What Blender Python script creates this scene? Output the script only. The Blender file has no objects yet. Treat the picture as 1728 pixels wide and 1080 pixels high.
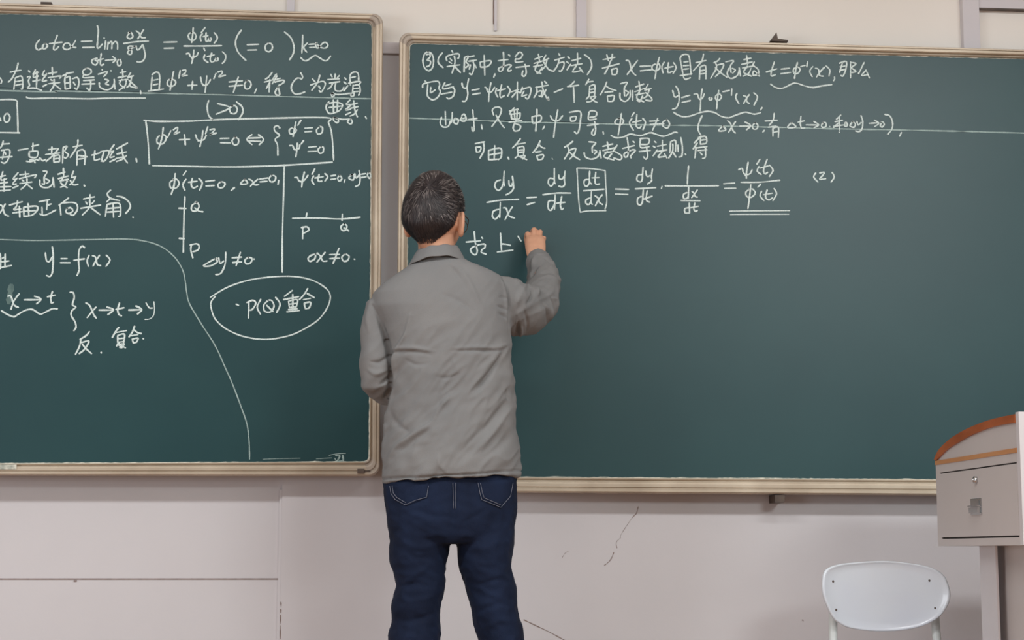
import bpy, bmesh, math, random
import numpy as np
from mathutils import Vector, Matrix, noise
from mathutils.bvhtree import BVHTree

PI = math.pi
scn = bpy.context.scene
col = scn.collection
random.seed(7)
rng = np.random.default_rng(7)

# ------------------------------------------------------------------ camera, world, lights, exposure
cam_data = bpy.data.cameras.new('camera')
cam = bpy.data.objects.new('camera', cam_data); col.objects.link(cam)
cam_data.sensor_fit = 'HORIZONTAL'; cam_data.sensor_width = 36.0
cam_data.lens = 2900.0 / 1728.0 * 36.0
cam_data.clip_end = 100
right, up, fwd = [Vector(v) for v in ((0.996758, -0.080453, 0.000911), (-0.011675, -0.133428, 0.99099), (0.079606, 0.987788, 0.133935))]
m = Matrix((right, up, -fwd)).transposed().to_4x4(); m.translation = Vector((0, -4.92, 0.80))
cam.matrix_world = m
scn.camera = cam

world = bpy.data.worlds.new('room_ambience'); scn.world = world; world.use_nodes = True
bg = world.node_tree.nodes['Background']; bg.inputs[0].default_value = (0.98, 0.97, 1.0, 1); bg.inputs[1].default_value = 0.17

def area(name, loc, target, sx, sy, power, color):
    l = bpy.data.lights.new(name, 'AREA'); l.shape = 'RECTANGLE'; l.size = sx; l.size_y = sy
    l.energy = power; l.color = color
    o = bpy.data.objects.new(name, l); col.objects.link(o); o.location = loc
    o.rotation_euler = (Vector(target) - Vector(loc)).to_track_quat('-Z', 'Y').to_euler()
    return o
area('ceiling_lamp', (-1.3, -2.8, 3.04), (-1.3, -2.5, 0), 2.6, 0.30, 70, (0.96, 0.99, 1.0))
area('ceiling_lamp', (1.7, -2.8, 3.04), (1.7, -2.5, 0), 2.6, 0.30, 66, (0.96, 0.99, 1.0))
area('ceiling_lamp', (3.1, -6.4, 3.04), (3.0, -6.2, 0), 1.8, 1.6, 255, (0.92, 1.0, 1.0))
area('window_daylight', (4.8, -3.2, 1.85), (0.6, -0.2, 1.5), 3.4, 1.8, 16, (0.90, 0.95, 1.0))
area('window_daylight', (-4.2, -4.2, 1.2), (-0.9, -0.2, 0.3), 2.2, 1.2, 66, (0.90, 0.95, 1.0))

scn.view_settings.view_transform = 'Standard'
scn.view_settings.look = 'None'
scn.view_settings.gamma = 1
scn.view_settings.use_curve_mapping = False
scn.view_settings.exposure = -0.05

# ------------------------------------------------------------------ materials
def srgb(r, g, b):
    f = lambda c: (c / 255 / 12.92) if c / 255 <= 0.04045 else ((c / 255 + 0.055) / 1.055) ** 2.4
    return (f(r), f(g), f(b), 1)

def mat(name, c1, c2=None, scale=8.0, rough=0.6, metal=0.0, spec=0.5, bump=0.0, bscale=200.0, stretch=(1, 1, 1), lo=0.35, hi=0.65, detail=5, coat=0.0):
    m = bpy.data.materials.new(name); m.use_nodes = True
    nt = m.node_tree; b = nt.nodes['Principled BSDF']
    b.inputs['Roughness'].default_value = rough; b.inputs['Metallic'].default_value = metal
    b.inputs['Specular IOR Level'].default_value = spec; b.inputs['Coat Weight'].default_value = coat
    tc = nt.nodes.new('ShaderNodeTexCoord'); mp = nt.nodes.new('ShaderNodeMapping')
    mp.inputs['Scale'].default_value = stretch
    nt.links.new(tc.outputs['Object'], mp.inputs[0])
    n = nt.nodes.new('ShaderNodeTexNoise'); n.inputs['Scale'].default_value = scale; n.inputs['Detail'].default_value = detail
    nt.links.new(mp.outputs[0], n.inputs['Vector'])
    cr = nt.nodes.new('ShaderNodeValToRGB')
    cr.color_ramp.elements[0].position = lo; cr.color_ramp.elements[1].position = hi
    cr.color_ramp.elements[0].color = c1; cr.color_ramp.elements[1].color = c2 or c1
    nt.links.new(n.outputs['Fac'], cr.inputs[0]); nt.links.new(cr.outputs[0], b.inputs['Base Color'])
    if bump:
        n2 = nt.nodes.new('ShaderNodeTexNoise'); n2.inputs['Scale'].default_value = bscale; n2.inputs['Detail'].default_value = 3
        nt.links.new(mp.outputs[0], n2.inputs['Vector'])
        bp = nt.nodes.new('ShaderNodeBump'); bp.inputs['Strength'].default_value = bump; bp.inputs['Distance'].default_value = 0.002
        nt.links.new(n2.outputs['Fac'], bp.inputs['Height']); nt.links.new(bp.outputs[0], b.inputs['Normal'])
    return m

M = {}
M['wall_low'] = mat('lower_wall_paint', srgb(201, 197, 199), srgb(208, 204, 206), 1.6, 0.7, bump=0.15, bscale=60)
M['wall_up'] = mat('upper_wall_paint', srgb(234, 228, 219), srgb(238, 232, 224), 1.2, 0.7, bump=0.1, bscale=60)
M['trim'] = mat('painted_trim', srgb(208, 203, 206), srgb(213, 208, 211), 3, 0.6)
M['floor'] = mat('floor_tile', srgb(154, 114, 86), srgb(166, 126, 97), 4, 0.5)
M['ceiling'] = mat('ceiling_paint', srgb(225, 222, 216), srgb(230, 227, 222), 2, 0.8)
M['board'] = mat('green_board_enamel', srgb(25, 62, 66), srgb(33, 70, 73), 2.2, 0.37, spec=0.42, bump=0.05, bscale=900, stretch=(1, 1, 1.2), lo=0.3, hi=0.75, detail=9)
M['frame'] = mat('champagne_aluminium', srgb(176, 160, 140), srgb(198, 184, 164), 7, 0.42, metal=0.3, stretch=(1, 1, 1), detail=8)
M['corner'] = mat('grey_beige_plastic', srgb(168, 154, 140), srgb(182, 170, 155), 20, 0.5)
M['dark'] = mat('dark_metal', srgb(70, 58, 50), srgb(90, 76, 66), 30, 0.6)
M['gap'] = mat('dark_gap', srgb(50, 46, 44), None, 5, 0.8)
M['crack'] = mat('wall_crack_and_shade', srgb(120, 102, 96), srgb(150, 132, 126), 60, 0.9)
M['chalk'] = mat('chalk', srgb(182, 203, 200), srgb(228, 239, 236), 420, 0.95, spec=0.1, lo=0.38, hi=0.55, detail=3)
M['chalk_faint'] = mat('faint_chalk', srgb(130, 156, 153), srgb(186, 204, 200), 500, 0.95, spec=0.1, lo=0.35, hi=0.65)
M['dust'] = mat('chalk_dust', srgb(150, 156, 146), srgb(222, 220, 206), 40, 0.95, spec=0.1, lo=0.4, hi=0.6)
M['smear'] = mat('wet_chalk_smear', srgb(78, 104, 102), srgb(100, 124, 121), 120, 0.8, stretch=(1, 1, 0.3))
M['jacket'] = mat('grey_cotton_twill', srgb(120, 120, 120), srgb(128, 127, 126), 5, 0.85, spec=0.2, bump=0.25, bscale=500)
M['jeans'] = mat('navy_denim', srgb(15, 24, 44), srgb(25, 37, 62), 14, 0.85, spec=0.2, bump=0.35, bscale=420, stretch=(1, 1, 0.45), lo=0.3, hi=0.8, detail=8)
M['stitch'] = mat('pale_stitching', srgb(104, 108, 122), srgb(124, 126, 138), 200, 0.8)
M['skin'] = mat('skin', srgb(196, 144, 116), srgb(210, 160, 132), 18, 0.5, spec=0.35, bump=0.1, bscale=300)
M['hair'] = mat('dark_hair', srgb(34, 28, 30), srgb(48, 41, 42), 60, 0.5, spec=0.5, stretch=(1, 1, 1))
M['grey_hair'] = mat('greying_hair', srgb(98, 90, 88), srgb(136, 127, 123), 60, 0.5)
M['mid_hair'] = mat('brown_hair', srgb(52, 44, 45), srgb(70, 61, 60), 60, 0.45)
M['white'] = mat('eye_white', srgb(235, 232, 228), None, 5, 0.3)
M['iris'] = mat('dark_iris', srgb(40, 26, 20), None, 5, 0.2)
M['lip'] = mat('lips', srgb(176, 108, 98), None, 5, 0.5)
M['shoe'] = mat('black_leather', srgb(30, 29, 30), srgb(40, 38, 38), 20, 0.4)
M['sole'] = mat('rubber_sole', srgb(60, 58, 56), None, 20, 0.8)
M['podium'] = mat('grey_laminate', srgb(196, 188, 185), srgb(201, 193, 190), 3, 0.5)
M['podium_lit'] = mat('lit_laminate', srgb(205, 199, 200), srgb(210, 204, 205), 3, 0.5)  # lit copy of the grey laminate, the front's brighter light put into the colour
M['wood'] = mat('orange_wood_edge', srgb(150, 78, 38), srgb(188, 104, 58), 16, 0.4, stretch=(1, 0.35, 1), lo=0.3, hi=0.7, detail=6)
M['wood_pale'] = mat('pale_wood_edge', srgb(186, 128, 82), srgb(202, 146, 98), 16, 0.45, stretch=(1, 0.2, 1))
M['chrome'] = mat('chrome', srgb(200, 200, 200), None, 5, 0.2, metal=0.9)
M['plastic'] = mat('pale_blue_white_plastic', srgb(216, 222, 232), srgb(220, 226, 232), 4, 0.25, spec=0.5, coat=0.3)
M['tube'] = mat('white_painted_tube', srgb(205, 210, 208), None, 4, 0.35)

# ------------------------------------------------------------------ helpers
def link(name, me, material=None, parent=None, smooth=False):
    o = bpy.data.objects.new(name, me); col.objects.link(o)
    if material is not None: me.materials.append(material)
    if parent is not None: o.parent = parent
    if smooth:
        for p in me.polygons: p.use_smooth = True
    return o

def from_bm(name, bm, material=None, parent=None, smooth=False):
    me = bpy.data.meshes.new(name)
    bmesh.ops.recalc_face_normals(bm, faces=bm.faces)
    bm.to_mesh(me); bm.free()
    return link(name, me, material, parent, smooth)

def tag(o, label=None, cat=None, kind=None, group=None):
    if label: o['label'] = label
    if cat: o['category'] = cat
    if kind: o['kind'] = kind
    if group: o['group'] = group
    return o

def thing(name, loc, label, cat):
    o = bpy.data.objects.new(name, None); col.objects.link(o); o.location = loc
    o.empty_display_size = 0.05
    return tag(o, label, cat)

def keep(child, parent):
    """parent while keeping the world place of a mesh written in world coordinates"""
    child.parent = parent
    q = parent; off = Vector((0, 0, 0))
    while q is not None:
        off += Vector(q.location); q = q.parent
    child.location = -off + Vector(child.location)
    return child

def add_box(bm, x0, x1, y0, y1, z0, z1, bevel=0.0):
    r = bmesh.ops.create_cube(bm, size=1)
    vs = r['verts']
    for v in vs:
        v.co = Vector(((x0 + x1) / 2 + v.co.x * (x1 - x0), (y0 + y1) / 2 + v.co.y * (y1 - y0), (z0 + z1) / 2 + v.co.z * (z1 - z0)))
    if bevel:
        es = set(e for v in vs for e in v.link_edges)
        bmesh.ops.bevel(bm, geom=list(es), offset=bevel, segments=2, affect='EDGES', profile=0.7)

def box(name, x0, x1, y0, y1, z0, z1, material, parent=None, bevel=0.0):
    bm = bmesh.new(); add_box(bm, x0, x1, y0, y1, z0, z1, bevel)
    o = from_bm(name, bm, material)
    if parent is not None: keep(o, parent)
    return o

def add_rings(bm, rings, cap=True):
    vs = [[bm.verts.new(p) for p in r] for r in rings]
    n = len(vs[0])
    for a, b in zip(vs, vs[1:]):
        for i in range(n):
            bm.faces.new((a[i], a[(i + 1) % n], b[(i + 1) % n], b[i]))
    if cap:
        bm.faces.new(vs[0][::-1]); bm.faces.new(vs[-1])

def add_tube(bm, pts, radii, seg=16, round_ends=True, flat=1.0, flat_dir=None):
    pts = [Vector(p) for p in pts]
    if not hasattr(radii, '__len__'): radii = [radii] * len(pts)
    P_, R_ = [], []
    if round_ends:
        t0 = (pts[0] - pts[1]).normalized(); t1 = (pts[-1] - pts[-2]).normalized()
        for a in (80, 55, 28): P_.append(pts[0] + t0 * radii[0] * math.sin(math.radians(a))); R_.append(radii[0] * math.cos(math.radians(a)))
        P_ += pts; R_ += list(radii)
        for a in (28, 55, 80): P_.append(pts[-1] + t1 * radii[-1] * math.sin(math.radians(a))); R_.append(radii[-1] * math.cos(math.radians(a)))
    else: P_, R_ = pts, list(radii)
    rings = []; u = None
    for i, p in enumerate(P_):
        a = P_[max(i - 1, 0)]; b = P_[min(i + 1, len(P_) - 1)]
        t = (b - a).normalized()
        if u is None:
            ref = Vector(flat_dir) if flat_dir else (Vector((0, 0, 1)) if abs(t.z) < 0.9 else Vector((1, 0, 0)))
            u = (ref - t * ref.dot(t)).normalized()
        else: u = (u - t * u.dot(t)).normalized()
        w = t.cross(u)
        rings.append([p + (u * math.cos(k * 2 * PI / seg) * flat + w * math.sin(k * 2 * PI / seg)) * R_[i] for k in range(seg)])
    add_rings(bm, rings)

def add_lr_rings(bm, data, seg=40, n=2.4, yshift=0.0):
    """closed loft: each ring from its left and right extreme points and its half depth"""
    rings = []
    for L, Rr, ry in data:
        L, Rr = Vector(L), Vector(Rr); c = (L + Rr) / 2; u = (Rr - L) / 2
        ring = []
        for k in range(seg):
            a = k * 2 * PI / seg; ca, sa = math.cos(a), math.sin(a)
            ring.append(c + u * math.copysign(abs(ca) ** (2 / n), ca) + Vector((0, ry, 0)) * math.copysign(abs(sa) ** (2 / n), sa))
        rings.append(ring)
    add_rings(bm, rings)

def remesh(bm, voxel, smooth_it=3):
    me = bpy.data.meshes.new('tmp'); bmesh.ops.recalc_face_normals(bm, faces=bm.faces); bm.to_mesh(me); bm.free()
    o = bpy.data.objects.new('tmp', me); col.objects.link(o)
    md = o.modifiers.new('r', 'REMESH'); md.mode = 'VOXEL'; md.voxel_size = voxel
    if smooth_it:
        s = o.modifiers.new('s', 'SMOOTH'); s.factor = 0.5; s.iterations = smooth_it
    dg = bpy.context.evaluated_depsgraph_get()
    out = bpy.data.meshes.new_from_object(o.evaluated_get(dg))
    bpy.data.objects.remove(o); bpy.data.meshes.remove(me)
    return out

def catmull(pts, n=5, closed=False):
    if len(pts) < 3 and not closed:
        return [tuple(np.array(pts[0]) + (np.array(pts[1]) - np.array(pts[0])) * t) for t in np.linspace(0, 1, 4)]
    P_ = [np.array(p, float) for p in pts]; out = []
    N = len(P_)
    rngi = range(N) if closed else range(N - 1)
    for i in rngi:
        if closed: p0, p1, p2, p3 = P_[i - 1], P_[i], P_[(i + 1) % N], P_[(i + 2) % N]
        else: p0, p1, p2, p3 = P_[max(i - 1, 0)], P_[i], P_[i + 1], P_[min(i + 2, N - 1)]
        for k in range(n):
            t = k / n
            out.append(tuple(0.5 * (2 * p1 + (p2 - p0) * t + (2 * p0 - 5 * p1 + 4 * p2 - p3) * t * t + (3 * p1 - p0 - 3 * p2 + p3) * t ** 3)))
    if not closed: out.append(tuple(P_[-1]))
    return out

def add_ribbon(bm, pts, width, y, jitter=0.18):
    """flat chalk mark with round ends and uneven pressure on a plane of constant y"""
    p = np.array(pts); n = len(p)
    t = np.gradient(p, axis=0); t /= (np.linalg.norm(t, axis=1)[:, None] + 1e-9)
    nrm = np.stack([-t[:, 1], t[:, 0]], 1)
    ph = random.random() * 10
    vs = []
    def w_at(i): return width * 0.5 * (1 + jitter * (noise.noise(Vector((i * 0.45, ph, 0))) * 2)) * (0.92 if i in (0, n - 1) else 1)
    s = p[0] - t[0] * width * 0.35; e = p[-1] + t[-1] * width * 0.35
    rows = [(s, nrm[0], width * 0.22)] + [(p[i], nrm[i], w_at(i)) for i in range(n)] + [(e, nrm[-1], width * 0.22)]
    for c, nn, w in rows:
        a = c + nn * w; b = c - nn * w
        vs.append((bm.verts.new((a[0], y, a[1])), bm.verts.new((b[0], y, b[1]))))
    for (a, b), (c, d) in zip(vs, vs[1:]):
        bm.faces.new((a, b, d, c))

def prism(name, pts2, plane, a, b, material, parent=None, bevel=0.0):
    """extrude a polygon; plane 'yz' extrudes along x from a to b, plane 'xz' along y"""
    bm = bmesh.new()
    f = (lambda p, q: (q, p[0], p[1])) if plane == 'yz' else (lambda p, q: (p[0], q, p[1]))
    v0 = [bm.verts.new(f(p, a)) for p in pts2]; v1 = [bm.verts.new(f(p, b)) for p in pts2]
    n = len(pts2)
    bm.faces.new(v0); bm.faces.new(v1[::-1])
    for i in range(n): bm.faces.new((v0[i], v0[(i + 1) % n], v1[(i + 1) % n], v1[i]))
    o = from_bm(name, bm, material)
    if parent is not None: keep(o, parent)
    return o

# ------------------------------------------------------------------ the room
SPLIT_X = -0.2552          # step in the wall under the left board
LEDGE_Z = 2.2513
fl = box('floor', -4.2, 4.4, -7.0, 0.15, -0.1, 0.0, M['floor']); tag(fl, kind='structure')
ce = box('ceiling', -4.2, 4.4, -7.0, 0.15, 3.1, 3.2, M['ceiling']); tag(ce, kind='structure')
LOW_STEP = 0.018
wall = bpy.data.objects.new('wall_front', None); col.objects.link(wall); tag(wall, kind='structure')
box('plaster', -4.2, SPLIT_X, LOW_STEP, 0.15, 0, LEDGE_Z, M['wall_low'], wall)
box('plaster', SPLIT_X, 4.4, 0.0, 0.15, 0, LEDGE_Z, M['wall_low'], wall)
box('plaster', -4.2, 4.4, 0.004, 0.15, LEDGE_Z, 3.1, M['wall_up'], wall)
tr = box('trim_1', -4.2, 4.4, -0.012, 0.006, LEDGE_Z, 2.2854, M['trim'], None, 0.002); tag(tr, kind='structure')
X1, X2 = 0.587, 0.6171
tr = box('trim_2', X1, X2, -0.014, 0.006, 2.3087, 3.1, M['trim'], None, 0.002); tag(tr, kind='structure')
X1 = 0.3425
tr = box('trim_3', X1, X1 + 0.008, -0.005, 0.006, 2.3311, 3.1, M['trim'], None, 0.001); tag(tr, kind='structure')
box('seam', X1 - 0.003, X1 - 0.0005, -0.001, 0.0045, 2.3529, 3.1, M['crack'], wall)  # dark strip standing in for the shadow beside the thin trim
X1, X2 = 1.7611, 1.8125
tr = box('trim_4', X1, X2, -0.022, 0.006, 2.3014, 3.1, M['trim'], None, 0.002); tag(tr, kind='structure')
tr = box('trim_5', X2, 4.4, -0.016, 0.006, 2.4335, 3.1, M['trim'], None, 0.001); tag(tr, kind='structure')
box('seam', X2 + 0.002, 4.3, -0.017, -0.002, 2.4316, 2.4363, M['dark'], wall)
X1, X2 = -0.2681, -0.2456
tr = box('trim_7', X1, X2, -0.008, 0.006, 2.3489, 3.1, M['trim'], None, 0.001); tag(tr, kind='structure')
# groove of the panel joint low on the left part of the wall
z = 0.7249
box('groove', -4.2, -0.2637, LOW_STEP - 0.0015, LOW_STEP + 0.004, z - 0.0016, z + 0.0016, M['crack'], wall)
tr = box('trim_6', -0.2628, SPLIT_X, 0.006, LOW_STEP + 0.004, 0, 0.9761, M['wall_low'], None, 0.001); tag(tr, kind='structure')
nx = (-0.8255, 0.018, 0.7209)
box('plaster_nub', nx[0] - 0.004, nx[0] + 0.004, LOW_STEP - 0.003, LOW_STEP + 0.003, nx[2] - 0.003, nx[2] + 0.001, M['crack'], wall, 0.001)
def crack(pts, w):
    bm = bmesh.new(); add_ribbon(bm, catmull(pts, 6), w, -0.0006, 0.5)
    o = from_bm('crack', bm, M['crack']); keep(o, wall)
for pts, w in (([(0.7609, 0.9302), (0.7555, 0.9115), (0.7451, 0.9014)], 0.0022), ([(0.7451, 0.9014), (0.7295, 0.8794), (0.7105, 0.8507), (0.7087, 0.8405)], 0.0012),
               ([(0.7087, 0.8405), (0.6966, 0.8288), (0.6982, 0.8119)], 0.0016), ([(0.6896, 0.8002), (0.6792, 0.7783), (0.662, 0.7632)], 0.0022),
               ([(0.431, 0.6103), (0.4664, 0.5936), (0.5018, 0.577), (0.5456, 0.5537), (0.5928, 0.5288)], 0.0024), ([(0.5412, 0.785), (0.5481, 0.7967), (0.5583, 0.8034)], 0.001),
               ([(-0.2532, 0.6609), (-0.2522, 0.6478)], 0.003), ([(-0.2529, 0.6412), (-0.2527, 0.6314)], 0.003), ([(-0.2534, 0.6249), (-0.2526, 0.6019)], 0.003), ([(-0.2536, 0.5954), (-0.253, 0.5595)], 0.003),
               ([(1.2334, 0.6085), (1.2359, 0.6052)], 0.003)):
    crack(pts, w)

# ------------------------------------------------------------------ the two blackboards
H_PANEL = 0.068
MOUNT = 0.040          # the boards stand off the wall
def rounded(q, r, n=7):
    """q: BL, BR, TR, TL as (x, z). returns 4 lists of arc points, one per corner"""
    out = []
    for i in range(4):
        c = np.array(q[i]); a = np.array(q[i - 1]); b = np.array(q[(i + 1) % 4])
        da = (a - c) / np.linalg.norm(a - c); db = (b - c) / np.linalg.norm(b - c)
        cen = c + (da + db) * r; s = c + da * r; arc = []
        for k in range(n + 1):
            t = k / n * PI / 2
            arc.append(cen - db * r * math.cos(t) - da * r * math.sin(t))
        out.append(arc)
    return out
PROFILE = [(0, 0.018), (0, 0.0345), (0.06, 0.036), (0.12, 0.0345), (0.16, 0.030), (0.26, 0.030), (0.30, 0.039), (0.40, 0.041), (0.60, 0.041), (0.64, 0.037), (0.70, 0.037), (0.74, 0.0405), (0.90, 0.0405), (0.97, 0.037), (1.0, 0.030), (1.0, 0.002)]
def blackboard(label, outer, inner, seam_z, joint_line, lines, r_out=0.028, r_in=0.016):
    cx = (outer[0][0] + outer[1][0]) / 2
    root = thing('blackboard', (cx, 0, outer[0][1]), label, 'blackboard')
    A = rounded(inner, r_in); B = rounded(outer, r_out)
    def strip(name, pa, pb, material):
        bm = bmesh.new(); rows = []
        for a, b in zip(pa, pb):
            rows.append([bm.verts.new((a[0] + (b[0] - a[0]) * s, -h - MOUNT, a[1] + (b[1] - a[1]) * s)) for s, h in PROFILE])
        n = len(PROFILE)
        for u, v in zip(rows, rows[1:]):
            for i in range(n): bm.faces.new((u[i], u[(i + 1) % n], v[(i + 1) % n], v[i]))
        bm.faces.new(rows[0]); bm.faces.new(rows[-1][::-1])
        o = from_bm(name, bm, material); keep(o, root)
    for i in range(4):
        j = (i + 1) % 4
        strip('frame_corner', A[i], B[i], M['corner'])
        strip('frame_rail', [A[i][-1], A[j][0]], [B[i][-1], B[j][0]], M['frame'])
    # enamel panels, an upper and a lower one with a joint
    e = 0.004
    zc = (inner[0][1] + inner[3][1]) / 2
    for zz in (outer[0][1] + 0.16, outer[3][1] - 0.16): box('mounting_rail', inner[0][0] + 0.12, inner[1][0] - 0.12, -0.0435, 0.0, zz - 0.03, zz + 0.03, M['dark'], root)
    (x0, z0), (x1, z1), (x2, z2), (x3, z3) = inner
    zl, zr = seam_z
    g = 0.0006
    prism('writing_panel', [(x0 - e, z0 - e), (x1 + e, z1 - e), (x1 + e, zr - g), (x0 - e, zl - g)], 'xz', -H_PANEL, -0.043, M['board'], root)
    prism('writing_panel', [(x0 - e, zl + g), (x1 + e, zr + g), (x2 + e, z2 + e), (x3 - e, z3 + e)], 'xz', -H_PANEL, -0.043, M['board'], root)
    # chalk dust gathered along the inner edge of the frame
    bm = bmesh.new()
    loop = [p for i in range(4) for p in A[i]] + [A[0][0]]
    c = np.mean(np.array(inner), axis=0); fine = []
    for a, b in zip(loop, loop[1:]):
        k = max(1, int(np.linalg.norm(np.array(b) - np.array(a)) / 0.008))
        for t in range(k): fine.append(np.array(a) + (np.array(b) - np.array(a)) * t / k)
    fine = np.array(fine); tt = np.gradient(fine, axis=0); tt /= np.linalg.norm(tt, axis=1)[:, None] + 1e-9
    nin = np.stack([-tt[:, 1], tt[:, 0]], 1)
    prev = None
    for i, p in enumerate(fine):
        wd = 0.0022 + 0.0028 * max(0, noise.noise(Vector((p[0] * 22, p[1] * 22, 3.1)))) + 0.0012 * noise.noise(Vector((p[0] * 130, p[1] * 130, 0)))
        q = p + nin[i] * max(wd, 0.0006); s = p - nin[i] * 0.001
        cur = (bm.verts.new((s[0], -H_PANEL - 0.0004, s[1])), bm.verts.new((q[0], -H_PANEL - 0.0004, q[1])))
        if prev: bm.faces.new((prev[0], cur[0], cur[1], prev[1]))
        prev = cur
    o = from_bm('chalk_dust', bm, M['dust']); keep(o, root); tag(o, kind='stuff')
    # dusty joint between the panels
    bm = bmesh.new(); add_ribbon(bm, catmull(joint_line, 12), 0.0036, -H_PANEL - 0.0003, 0.5)
    o = from_bm('panel_joint', bm, M['chalk_faint']); keep(o, root)
    for text, data in lines:
        faint = 'faint' in text or 'long curved' in text
        strokes = []
        for st in data.split(';'):
            w = 3.0
            if ':' in st: ws, st = st.split(':'); w = float(ws)
            pts = [tuple(int(a) / 4000 for a in q.split(',')) for q in st.split()]
            strokes.append((w, catmull(pts, 5)))
        # strokes that touch or nearly touch make one character
        n = len(strokes); owner = list(range(n)); arr = [np.array(s[1]) for s in strokes]
        def find(a):
            while owner[a] != a: a = owner[a]
            return a
        for a in range(n):
            for b in range(a + 1, n):
                dd = np.sqrt(((arr[a][:, None, :] - arr[b][None, :, :]) ** 2).sum(-1)).min()
                if dd < 0.0075: owner[find(a)] = find(b)
        line = bpy.data.objects.new('chalk_writing', None); col.objects.link(line); line.location = (0, 0, 0)
        keep(line, root); tag(line, text)
        for g in sorted(set(find(a) for a in range(n))):
            bm = bmesh.new(); mem = [a for a in range(n) if find(a) == g]
            for k in mem: add_ribbon(bm, strokes[k][1], strokes[k][0] * 0.00150, -H_PANEL - 0.0006 - 0.000012 * k)
            o = from_bm('chalk_mark', bm, M['chalk_faint' if faint else 'chalk']); keep(o, line)
    return root

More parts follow.
